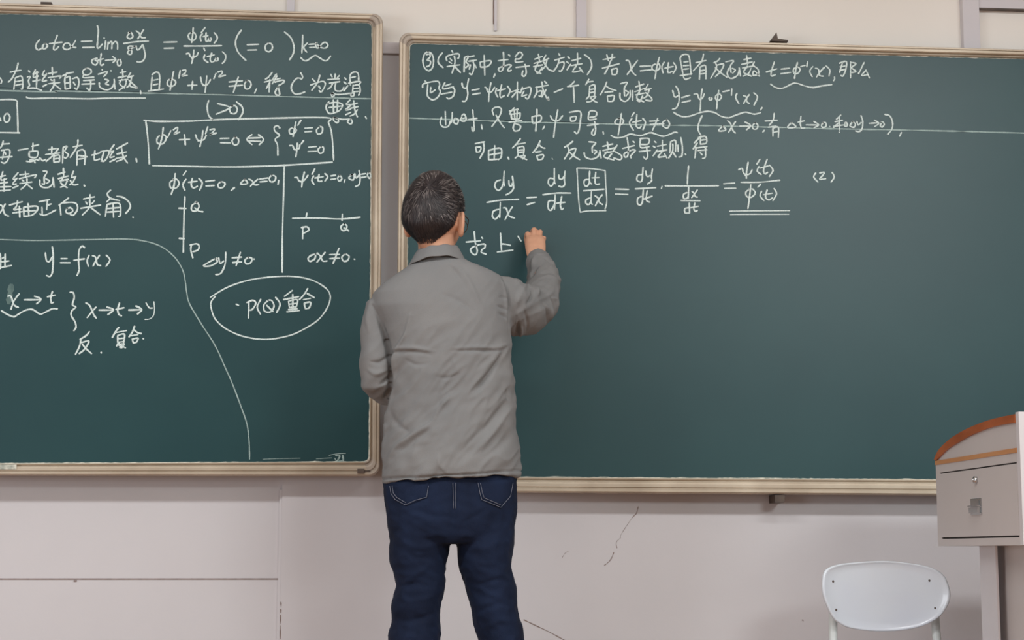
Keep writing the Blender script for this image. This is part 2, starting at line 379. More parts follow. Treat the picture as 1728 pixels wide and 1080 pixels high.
LINES_LEFT = [
    ('top chalk line on the left board, cotangent limit formula equal to zero',
     "-3855,8998 -3885,8959 -3895,8913 -3869,8879 -3833,8895 -3809,8924;-3792,8958 -3818,8928 -3812,8896 -3784,8899 -3764,8933 -3792,8958;-3658,9058 -3682,8977 -3695,8896 -3673,8886 -3637,8924;-3743,8956 -3602,8976;-3449,9002 -3495,8923 -3543,8890 -3587,8914 -3570,8960 -3527,8965 -3495,8927 -3443,8918;-3386,8991 -3265,8998;-3369,8920 -3238,8926;-3213,9183 -3199,9132 -3202,9015 -3204,8924 -3180,8925 -3148,8967;-3131,9040 -3128,9032;-3112,9004 -3118,8907;-3083,8992 -3087,8908;-3083,8966 -3053,8999 -3040,8980 -3040,8913;-3037,8967 -3003,9000 -2978,8975 -2975,8910;-2909,8977 -2767,9003 -2629,9014;-2839,9115 -2871,9060 -2840,9037 -2806,9061 -2827,9109 -2860,9108;-2771,9132 -2736,9105 -2707,9056 -2663,9055;-2687,9148 -2714,9099 -2749,9039;-2784,8945 -2840,8949 -2858,8920 -2817,8901 -2819,8853 -2856,8861 -2849,8894 -2781,8945;-2766,8955 -2752,8909 -2728,8917 -2692,8973;-2692,8973 -2661,8860 -2674,8792 -2711,8765 -2751,8767;-3201,8797 -3253,8778 -3257,8744 -3219,8717 -3193,8753 -3231,8781;-3157,8854 -3163,8770 -3157,8716 -3124,8729;-3196,8772 -3130,8794;-3107,8774 -2996,8787;-3028,8822 -2990,8787 -3022,8750;-2953,8798 -2973,8761 -2960,8716 -2930,8730 -2934,8775 -2953,8798;-2454,9005 -2305,9012;-2448,8933 -2337,8939;-2123,9134 -2168,9114 -2177,9079 -2152,9038 -2106,9042 -2089,9087 -2113,9127 -2146,9129;-2124,9186 -2129,9098 -2138,9009;-1988,9192 -2031,9129;-2017,9118 -2041,9082 -2031,9030;-1975,9131 -1979,9057 -1970,9028 -1942,9038;-2009,9083 -1953,9096;-1937,9070 -1952,9040 -1927,9032 -1914,9062 -1937,9070;-1883,9133 -1850,9090 -1853,9046 -1880,9009;-2226,8966 -2013,8971 -1795,8981;-2196,8873 -2165,8880 -2150,8845 -2125,8831;-2060,8891 -2080,8850 -2136,8826;-2110,8922 -2115,8849 -2131,8761;-1998,8947 -1984,8918;-1985,8867 -1992,8815 -1945,8777;-1906,8891 -1922,8817 -1903,8784 -1871,8796;-1957,8846 -1877,8869;-1852,8838 -1869,8804 -1840,8800 -1833,8827 -1852,8838;-1784,8908 -1746,8865 -1753,8807 -1783,8769;-1574,9171 -1622,9096 -1637,9004 -1603,8905 -1514,8812;-1504,8999 -1373,9007;-1498,8935 -1393,8940;-1260,9024 -1295,8994 -1291,8940 -1251,8922 -1216,8959 -1222,9010 -1256,9024;-1079,9161 -1007,9097 -969,8998 -975,8906 -1016,8832;-870,9130 -871,9027 -876,8916;-814,9036 -856,8983 -819,8928;-797,9021 -729,9027;-788,8985 -725,8989;-718,9041 -671,8995 -614,8980 -579,9012 -601,9048 -636,9040 -671,8999 -702,8978 -717,9008 -703,9041;-889,8864 -853,8829 -811,8830 -726,8890 -669,8862 -612,8830 -577,8843 -545,8888"),
    ('second chalk line on the left board, Chinese characters with squared derivatives not zero',
     "-4279,8543 -4260,8505 -4267,8477;-4169,8610 -4111,8626 -4050,8635;-4084,8721 -4100,8644 -4145,8540 -4186,8494;-4110,8541 -4115,8477 -4121,8410;-4111,8543 -4050,8568 -4028,8530 -4024,8427 -4040,8417;-4100,8500 -4043,8514;-4099,8458 -4038,8474;-3965,8634 -3949,8615;-3976,8557 -3943,8563 -3962,8516 -3948,8461 -3966,8426 -3896,8430 -3811,8407;-3916,8594 -3851,8618;-3889,8649 -3910,8558 -3852,8573;-3913,8509 -3828,8528;-3871,8630 -3869,8431;-3787,8639 -3806,8587 -3766,8581;-3761,8601 -3807,8516 -3758,8523;-3798,8452 -3756,8475;-3742,8604 -3645,8623;-3702,8679 -3695,8589;-3741,8556 -3606,8578 -3615,8550;-3715,8537 -3696,8522;-3736,8485 -3610,8501;-3676,8538 -3678,8461 -3716,8396;-3664,8474 -3598,8424;-3534,8619 -3556,8541 -3546,8425;-3538,8561 -3500,8568 -3491,8440;-3542,8496 -3495,8504;-3539,8426 -3491,8437;-3582,8579 -3534,8608 -3460,8627;-3470,8549 -3415,8564 -3395,8506 -3414,8429 -3442,8441;-3459,8511 -3437,8477;-3314,8678 -3270,8664 -3263,8625 -3299,8599 -3346,8604 -3356,8646 -3314,8678;-3342,8604 -3345,8565 -3230,8574;-3346,8530 -3223,8542;-3363,8488 -3216,8497;-3266,8541 -3262,8458 -3275,8419 -3306,8444;-3182,8608 -3091,8642 -3084,8627 -3120,8583;-3167,8511 -3159,8460 -3096,8429 -3035,8444 -3000,8502 -3001,8554;-3106,8552 -3065,8537 -3096,8500 -3061,8486;-3000,8515 -2988,8438;-3141,8667 -3137,8661;-3042,8656 -3038,8650;-2936,8633 -2875,8647;-2912,8672 -2903,8582;-2959,8574 -2861,8596;-2945,8540 -2847,8558;-2913,8556 -2938,8504 -2881,8454;-2865,8544 -2876,8480 -2942,8426;-2818,8636 -2848,8581;-2848,8577 -2786,8600;-2805,8584 -2821,8500 -2856,8461;-2834,8545 -2764,8482 -2739,8457 -2814,8475 -2827,8506;-2701,8426 -2696,8391;-2575,8590 -2583,8435;-2576,8616 -2534,8649 -2496,8631 -2487,8540 -2491,8450;-2562,8551 -2507,8566;-2560,8497 -2505,8511;-2614,8424 -2441,8451;-2358,8569 -2394,8553 -2399,8504 -2362,8485 -2316,8503 -2307,8544 -2339,8567 -2370,8565;-2333,8660 -2351,8550 -2367,8440;-2259,8675 -2271,8584;-2234,8676 -2199,8683 -2201,8648 -2235,8613 -2177,8619;-3977,8326 -3928,8308 -3658,8318 -3290,8318 -3044,8331 -2643,8341;-2169,8500 -2065,8507;-2115,8550 -2119,8455;-2025,8603 -2009,8530 -1976,8505;-1912,8576 -1946,8517 -1995,8504;-1955,8619 -1969,8422;-1851,8651 -1875,8585;-1830,8666 -1788,8681 -1781,8652 -1819,8611 -1744,8631;-1701,8552 -1547,8570;-1700,8501 -1546,8518;-1597,8613 -1649,8429;-1498,8574 -1525,8527 -1510,8476 -1468,8482 -1449,8532 -1472,8572 -1505,8568;-1386,8479 -1407,8428;-1211,8678 -1252,8621 -1287,8595;-1300,8559 -1199,8590;-1237,8592 -1242,8443;-1241,8548 -1273,8486;-1161,8660 -1202,8590 -1115,8610;-1154,8638 -1208,8542;-1180,8561 -1089,8588 -1075,8564 -1137,8519;-1124,8536 -1171,8451 -1156,8411 -1121,8420 -1141,8507;-886,8681 -861,8630 -880,8601;-878,8612 -927,8614 -976,8554 -989,8488 -952,8431 -889,8432 -833,8455;-750,8611 -719,8578;-666,8657 -690,8568 -755,8475;-770,8537 -636,8584 -600,8549 -642,8460 -670,8474;-678,8529 -656,8500;-539,8670 -524,8638;-489,8676 -492,8617;-442,8658 -467,8625;-573,8608 -441,8618;-554,8564 -435,8585;-516,8565 -536,8521 -571,8491;-480,8581 -486,8485 -415,8477 -387,8521;-379,8634 -364,8613;-388,8583 -360,8561;-387,8477 -341,8540;-310,8544 -318,8658 -276,8703 -226,8689 -218,8609;-304,8636 -254,8648;-335,8569 -204,8594 -210,8558;-281,8549 -287,8450;-281,8541 -217,8550 -198,8485 -216,8428;-274,8505 -221,8513;-273,8468 -221,8475;-504,8451 -528,8436 -520,8404 -495,8422 -528,8445 -450,8432 -308,8450 -273,8456 -272,8421 -301,8415 -308,8445"),
    ('chalk word in Chinese with a looped underline at the right edge of the left board',
     "-555,8345 -589,8283 -546,8206 -433,8245 -403,8319 -488,8339 -569,8320;-506,8368 -501,8226;-456,8369 -461,8234;-558,8275 -417,8297;-314,8372 -356,8320 -304,8314 -362,8254 -306,8263;-362,8196 -302,8226;-295,8318 -229,8337;-303,8274 -221,8294;-272,8366 -256,8249 -227,8174;-228,8257 -265,8205 -312,8182;-500,8164 -499,8127 -459,8099 -443,8128 -474,8154 -500,8164 -403,8141 -304,8149;-304,8153 -339,8116 -306,8087 -284,8117 -307,8149;-135,8179 -123,8156"),
    ('bracketed chalk note greater than zero above the boxed formula on the left board',
     "-1927,8329 -1942,8256 -1923,8154 -1877,8105;-1826,8295 -1687,8250 -1839,8171;-1653,8277 -1687,8239 -1672,8189 -1623,8184 -1600,8231 -1625,8274 -1667,8270;-1612,8321 -1547,8264 -1539,8192 -1586,8111"),
    ('chalk box with a zero inside at the left edge of the left board',
     "-4269,8287 -4098,8287 -4077,8221 -4066,8094 -4055,7909;-4254,7905 -4035,7906;-4187,8136 -4215,8090 -4204,8033 -4168,8034 -4152,8092 -4187,8136;-4261,8077 -4252,8041"),
    ('boxed chalk formula with two-way arrow and brace on the left board',
     "-2653,8082 -2491,8072 -2133,8083 -1773,8110 -1412,8127 -596,8158 -559,8098 -525,8005 -506,7856 -492,7660;-2632,8082 -2602,7869 -2576,7573;-2539,7555 -2119,7554 -1581,7559 -1040,7588 -506,7635;-2451,7918 -2495,7880 -2493,7819 -2430,7813 -2396,7873 -2415,7914 -2465,7913;-2432,8003 -2446,7872 -2479,7751;-2345,7967 -2382,7883;-2318,7977 -2274,8006 -2273,7969 -2308,7927 -2246,7951;-2249,7861 -2131,7869;-2191,7924 -2178,7803;-2066,7926 -2046,7871 -2005,7853;-1945,7920 -1974,7867 -2037,7853;-1983,7975 -1993,7881 -2014,7788;-1930,8022 -1953,7938;-1905,7986 -1852,7996 -1878,7949 -1904,7930 -1829,7950;-1786,7886 -1687,7891;-1781,7837 -1673,7836;-1615,7908 -1650,7866 -1631,7818 -1586,7825 -1579,7881 -1619,7908;-1427,7940 -1483,7883 -1424,7822;-1471,7896 -1332,7904;-1470,7862 -1326,7862;-1354,7941 -1295,7886 -1343,7820;-1111,8021 -1139,8049 -1175,8029 -1165,7983 -1115,7937 -1163,7889 -1135,7824 -1129,7703;-958,8034 -1002,8005 -993,7958 -947,7965 -924,8006 -961,8034;-930,8100 -945,8015 -959,7925;-872,8120 -909,8059;-827,8027 -740,8034;-826,7984 -748,7991;-658,8049 -694,8005 -675,7961 -630,7981 -627,8041 -662,8049;-999,7818 -963,7819 -944,7776 -913,7773;-881,7830 -890,7788 -935,7769;-909,7851 -913,7773 -924,7689;-837,7883 -867,7839;-781,7804 -691,7815;-786,7753 -690,7759;-636,7816 -672,7778 -653,7737 -617,7747 -609,7801 -640,7816"),
    ('chalk column dividing line with phi prime and delta x zero and a vertical P Q axis',
     "-1053,7593 -1054,7343 -1059,6788 -1053,6348;-2285,7403 -2338,7365 -2327,7301 -2265,7302 -2236,7358 -2267,7403 -2308,7397;-2283,7468 -2292,7338 -2321,7224;-2161,7498 -2192,7451;-2160,7405 -2194,7340 -2169,7276;-2089,7416 -2099,7338 -2073,7305 -2029,7325;-2132,7369 -2034,7384;-2017,7417 -1976,7363 -2005,7279;-1939,7382 -1837,7398;-1934,7330 -1841,7337;-1765,7385 -1800,7347 -1782,7311 -1737,7321 -1720,7367 -1769,7385;-1611,7318 -1650,7280;-1497,7418 -1544,7361 -1465,7368 -1497,7418;-1452,7419 -1415,7401 -1387,7355 -1339,7356;-1349,7420 -1397,7377 -1432,7336;-1329,7421 -1236,7436;-1325,7389 -1244,7398;-1191,7474 -1221,7432 -1202,7392 -1159,7404 -1149,7452 -1195,7473;-1113,7412 -1121,7360;-2167,7202 -2171,6954 -2168,6560;-2232,7067 -2151,7065;-2219,6721 -2160,6716;-2028,7140 -2082,7103 -2088,7051 -2043,7037 -2005,7089 -2028,7137 -2051,7140;-2053,7075 -2008,7039 -1959,7031;-2078,6653 -2085,6589 -2060,6498;-2096,6644 -2025,6660 -1994,6636 -2005,6590 -2062,6568;-1789,6499 -1842,6474 -1938,6409 -1858,6410 -1785,6457 -1807,6493;-1771,6502 -1752,6439 -1714,6467;-1693,6568 -1695,6449 -1715,6375 -1749,6320 -1799,6310;-1620,6505 -1513,6515;-1613,6450 -1512,6459;-1528,6570 -1573,6414;-1436,6517 -1476,6479 -1458,6438 -1413,6449 -1396,6499 -1441,6516;-1378,6495 -1371,6492"),
    ('chalk note psi prime and delta y zero with a short horizontal P Q axis on the left board',
     "-933,7447 -902,7447 -883,7411 -852,7402;-781,7477 -824,7417 -870,7398;-822,7514 -842,7421 -851,7337;-705,7553 -736,7488;-716,7469 -737,7419 -711,7371;-655,7489 -666,7415 -621,7410;-703,7445 -607,7462;-590,7500 -558,7463 -588,7410;-522,7473 -468,7483;-521,7432 -467,7442;-419,7484 -444,7447 -421,7414 -395,7448 -422,7484;-358,7433 -367,7403;-274,7496 -317,7453 -267,7431 -255,7487 -295,7490;-250,7506 -231,7454 -195,7498;-200,7544 -186,7451 -199,7377 -239,7354;-177,7498 -123,7508;-171,7461 -117,7471;-87,7528 -104,7490 -80,7453 -63,7491 -90,7528;-948,6971 -668,6979 -397,6973 -180,6997;-787,7036 -795,6977;-383,7030 -386,6956;-829,6875 -830,6737;-847,6865 -784,6876 -762,6839 -824,6798;-356,6920 -396,6888 -386,6845 -350,6842 -329,6889 -360,6920;-363,6870 -308,6837;-671,6565 -733,6545 -765,6508 -741,6477 -688,6509 -680,6564;-662,6574 -625,6538 -597,6483 -549,6484;-572,6584 -616,6529 -664,6467;-521,6558 -409,6563;-520,6512 -409,6519;-416,6633 -480,6457;-343,6569 -382,6532 -363,6486 -318,6493 -301,6543 -346,6569;-242,6510 -235,6507"),
    ('chalk line in Chinese about tangent lines at each point on the left board',
     "-4214,7809 -4229,7752 -4247,7726;-4224,7771 -4145,7779;-4233,7698 -4151,7709 -4135,7671 -4156,7588 -4191,7553 -4228,7565;-4242,7618 -4109,7630;-4199,7701 -4217,7597;-4190,7676 -4181,7653;-4045,7704 -3936,7726;-3884,7790 -3883,7695;-3895,7752 -3820,7773;-3923,7688 -3829,7696 -3839,7626 -3914,7631 -3922,7681;-3949,7579 -3900,7574 -3840,7601;-3913,7593 -3876,7596 -3851,7562;-3834,7601 -3815,7592 -3802,7620 -3769,7589 -3736,7603;-3710,7717 -3623,7732;-3672,7750 -3672,7671;-3739,7660 -3584,7682;-3598,7732 -3659,7649 -3730,7581;-3647,7655 -3644,7573;-3646,7642 -3586,7656 -3583,7580;-3645,7611 -3587,7619;-3644,7573 -3583,7580;-3546,7746 -3546,7566;-3546,7746 -3504,7760 -3526,7702 -3486,7665 -3511,7623 -3530,7632;-3436,7755 -3335,7776;-3384,7839 -3393,7756 -3463,7633;-3386,7705 -3386,7543;-3386,7705 -3329,7725 -3297,7681 -3301,7551;-3372,7657 -3273,7643;-3370,7614 -3306,7625;-3225,7663 -3134,7691;-3190,7715 -3193,7609 -3132,7621;-3128,7704 -3034,7718 -3052,7635 -3094,7593 -3113,7615;-3091,7698 -3116,7593;-2977,7790 -3024,7712 -2981,7713;-2981,7719 -3022,7642 -2973,7653;-3020,7589 -2954,7624;-2951,7739 -2828,7812;-2943,7682 -2837,7709;-2948,7631 -2850,7652;-2897,7766 -2869,7651 -2821,7580;-2836,7665 -2886,7619 -2947,7596;-2727,7635 -2718,7594"),
    ('chalk words for continuous function in Chinese on the left board',
     "-4233,7394 -4176,7410;-4205,7454 -4222,7359 -4160,7373;-4230,7318 -4146,7333;-4186,7372 -4184,7227;-4229,7277 -4108,7283;-4227,7233 -4112,7244;-4035,7445 -4087,7374 -4050,7369;-4045,7381 -4091,7311 -4048,7315;-4089,7267 -4029,7293;-4016,7420 -3917,7434;-3956,7459 -3948,7389;-4020,7375 -3843,7423 -3850,7389;-3989,7363 -3968,7349;-4012,7319 -3879,7340;-3935,7377 -3939,7314 -3997,7253;-3933,7314 -3870,7262;-3760,7469 -3715,7460 -3745,7393 -3738,7317 -3766,7323;-3792,7367 -3786,7304 -3743,7279 -3682,7287 -3647,7332 -3646,7395;-3646,7382 -3631,7285;-3728,7381 -3685,7356 -3714,7328;-3596,7434 -3515,7461;-3535,7505 -3528,7407;-3588,7383 -3477,7417;-3569,7358 -3476,7379;-3540,7384 -3556,7333 -3485,7282;-3487,7360 -3512,7309 -3560,7286;-3421,7475 -3443,7405;-3442,7399 -3392,7412;-3400,7400 -3422,7349 -3458,7316;-3453,7367 -3421,7317 -3366,7322;-3299,7315 -3290,7303"),
    ('chalk line in Chinese about the angle with the positive x axis on the left board',
     "-4220,7069 -4196,7057 -4166,6969 -4121,6945;-4163,7083 -4189,7032 -4217,6979;-4118,7071 -3977,7111;-4029,7123 -4038,7060 -4067,7019 -3989,7029;-4078,6981 -3973,6998;-4008,7060 -3997,6932;-3959,7048 -3952,6939;-3959,7048 -3818,7063 -3810,7013 -3865,6959 -3949,6945;-3912,7093 -3898,6953;-3951,7002 -3828,7013;-3792,7114 -3675,7142;-3699,7141 -3703,7025;-3699,7076 -3653,7092;-3756,7052 -3750,6974;-3780,6976 -3719,6962 -3602,7023;-3465,7164 -3518,7119 -3568,7078;-3559,7081 -3543,6965;-3530,7106 -3396,7109 -3361,7046 -3401,6970 -3440,6975;-3476,7047 -3490,7006 -3458,6985 -3414,7014 -3436,7051 -3481,7042;-3300,7155 -3176,7182;-3228,7206 -3231,7112;-3274,7123 -3255,7096;-3175,7138 -3203,7103;-3327,7047 -3106,7088;-3226,7137 -3233,7055 -3306,6969;-3221,7061 -3108,6978;-3000,7261 -3033,7229 -3026,7191 -2992,7164;-2995,7173 -3040,7125;-2994,7164 -2896,7143;-3035,7090 -3049,6961;-3035,7096 -2899,7111 -2882,6979 -2903,6963;-3028,7049 -2897,7064;-2968,7103 -2957,6949;-3032,7008 -2896,7020;-2928,7193 -2860,7181 -2795,7132 -2775,7069 -2824,6996;-2743,6956 -2738,6951"),
    ('long curved chalk line sweeping down to the bottom frame of the left board',
     "2.2:-4205,6676 -3845,6670 -3485,6680 -2861,6702 -2630,6687 -2430,6629 -2275,6516 -2178,6374 -2142,6253 -2118,6098 -2082,5970 -1944,5742 -1787,5502 -1669,5255 -1586,5075 -1481,4810 -1411,4611 -1384,4412 -1376,4227"),
    ('chalk equation y equals f of x under the curved line on the left board',
     "-4198,6517 -4188,6428 -4191,6343;-4172,6463 -4141,6477;-4142,6511 -4139,6367;-4175,6422 -4099,6432;-4181,6357 -4067,6382;-3700,6532 -3684,6443 -3650,6436 -3619,6492;-3627,6602 -3613,6506 -3613,6327 -3637,6265 -3678,6274;-3525,6468 -3458,6469;-3530,6421 -3423,6423;-3269,6596 -3296,6614 -3328,6565 -3330,6441 -3320,6345 -3341,6278;-3382,6451 -3265,6469;-3215,6511 -3235,6449 -3219,6385;-3179,6505 -3145,6492 -3122,6409 -3082,6394;-3099,6513 -3137,6451 -3168,6388;-3025,6514 -2983,6460 -3024,6387"),
    ('chalk arrows x to t to y with a brace and wavy underline on the left board',
     "-4093,6033 -4060,6033 -4023,5938 -3973,5909;-3972,6062 -4025,5979 -4054,5886;-3913,5994 -3734,5997;-3802,6037 -3728,6004 -3775,5952;-3605,6094 -3622,6025 -3613,5964 -3591,5971;-3660,6032 -3573,6053;-4159,5869 -4092,5829 -4018,5802 -3973,5830 -3889,5879 -3816,5886 -3735,5837 -3682,5854 -3604,5896 -3544,5897;-3412,6086 -3378,6083 -3363,6029 -3380,5946 -3342,5920 -3384,5878 -3389,5823 -3347,5756 -3332,5695 -3354,5653;-3234,5969 -3187,5935 -3144,5840 -3112,5797;-3120,5922 -3164,5867 -3213,5801;-3085,5889 -2939,5890;-3000,5924 -2925,5895 -2986,5839;-2861,5973 -2879,5898 -2864,5843 -2834,5827;-2899,5898 -2810,5919;-2758,5893 -2631,5898;-2680,5941 -2613,5901 -2659,5850;-2567,5977 -2532,5923 -2496,5919;1.8:-2480,5992 -2471,5903 -2482,5834 -2521,5795 -2575,5789"),
    ('two small chalk words in Chinese below the arrows on the left board',
     "-3184,5642 -3215,5601 -3284,5555;-3274,5559 -3287,5477 -3328,5386;-3270,5518 -3187,5540 -3205,5485 -3243,5430 -3288,5396;-3256,5501 -3214,5451 -3152,5397;-3048,5412 -3043,5405;-2859,5696 -2891,5652 -2929,5581;-2897,5635 -2774,5660;-2870,5604 -2867,5513;-2870,5604 -2797,5619 -2801,5527;-2862,5568 -2802,5574;-2863,5529 -2801,5536;-2847,5523 -2879,5486;-2853,5500 -2797,5510 -2819,5469 -2845,5472;-2853,5496 -2779,5466;-2686,5711 -2711,5640 -2745,5589;-2689,5668 -2651,5638 -2610,5628;-2727,5602 -2647,5616;-2708,5565 -2694,5522;-2708,5565 -2646,5575 -2661,5532 -2694,5522;-2589,5573 -2583,5568"),
    ('chalk oval around a dot and the letters P and Q with Chinese word for coincide',
     "2.6:-1853,6049 -1646,6176 -1360,6266 -983,6303 -715,6261 -534,6146 -514,6010 -618,5828 -794,5701 -970,5621 -1213,5578 -1456,5604 -1657,5685 -1792,5802 -1843,5937 -1840,6004 -1798,6061;-1564,5974 -1535,5963;-1421,5998 -1421,5818;-1443,5994 -1377,6021 -1343,5988 -1379,5920 -1419,5908;-1288,6034 -1326,5943 -1289,5865;-1204,6024 -1254,5967 -1241,5899 -1175,5893 -1138,5957 -1166,6020 -1211,6024;-1221,5967 -1148,5896;-1123,6059 -1070,5980 -1108,5885;-935,6140 -1023,6071;-1033,6033 -863,6069;-977,6015 -965,5943;-977,6015 -878,6035 -887,5953;-972,5981 -884,5994;-965,5943 -887,5953;-930,6095 -926,5898;-993,5895 -853,5911;-976,5920 -876,5931;-762,6165 -801,6097 -855,6035;-768,6108 -685,6060;-811,6035 -729,6052;-799,5995 -787,5934;-799,5995 -728,6007 -743,5944 -787,5934"),
    ('faint chalk dust trails near the bottom right corner of the left board',
     "1.2:-495,4275 -418,4291 -308,4299;-418,4276 -374,4269 -399,4216;1.5:-428,4243 -406,4212 -329,4217;-341,4276 -333,4225;1.:-1230,4227 -1055,4235 -813,4241;1.:-637,4235 -461,4247"),
]
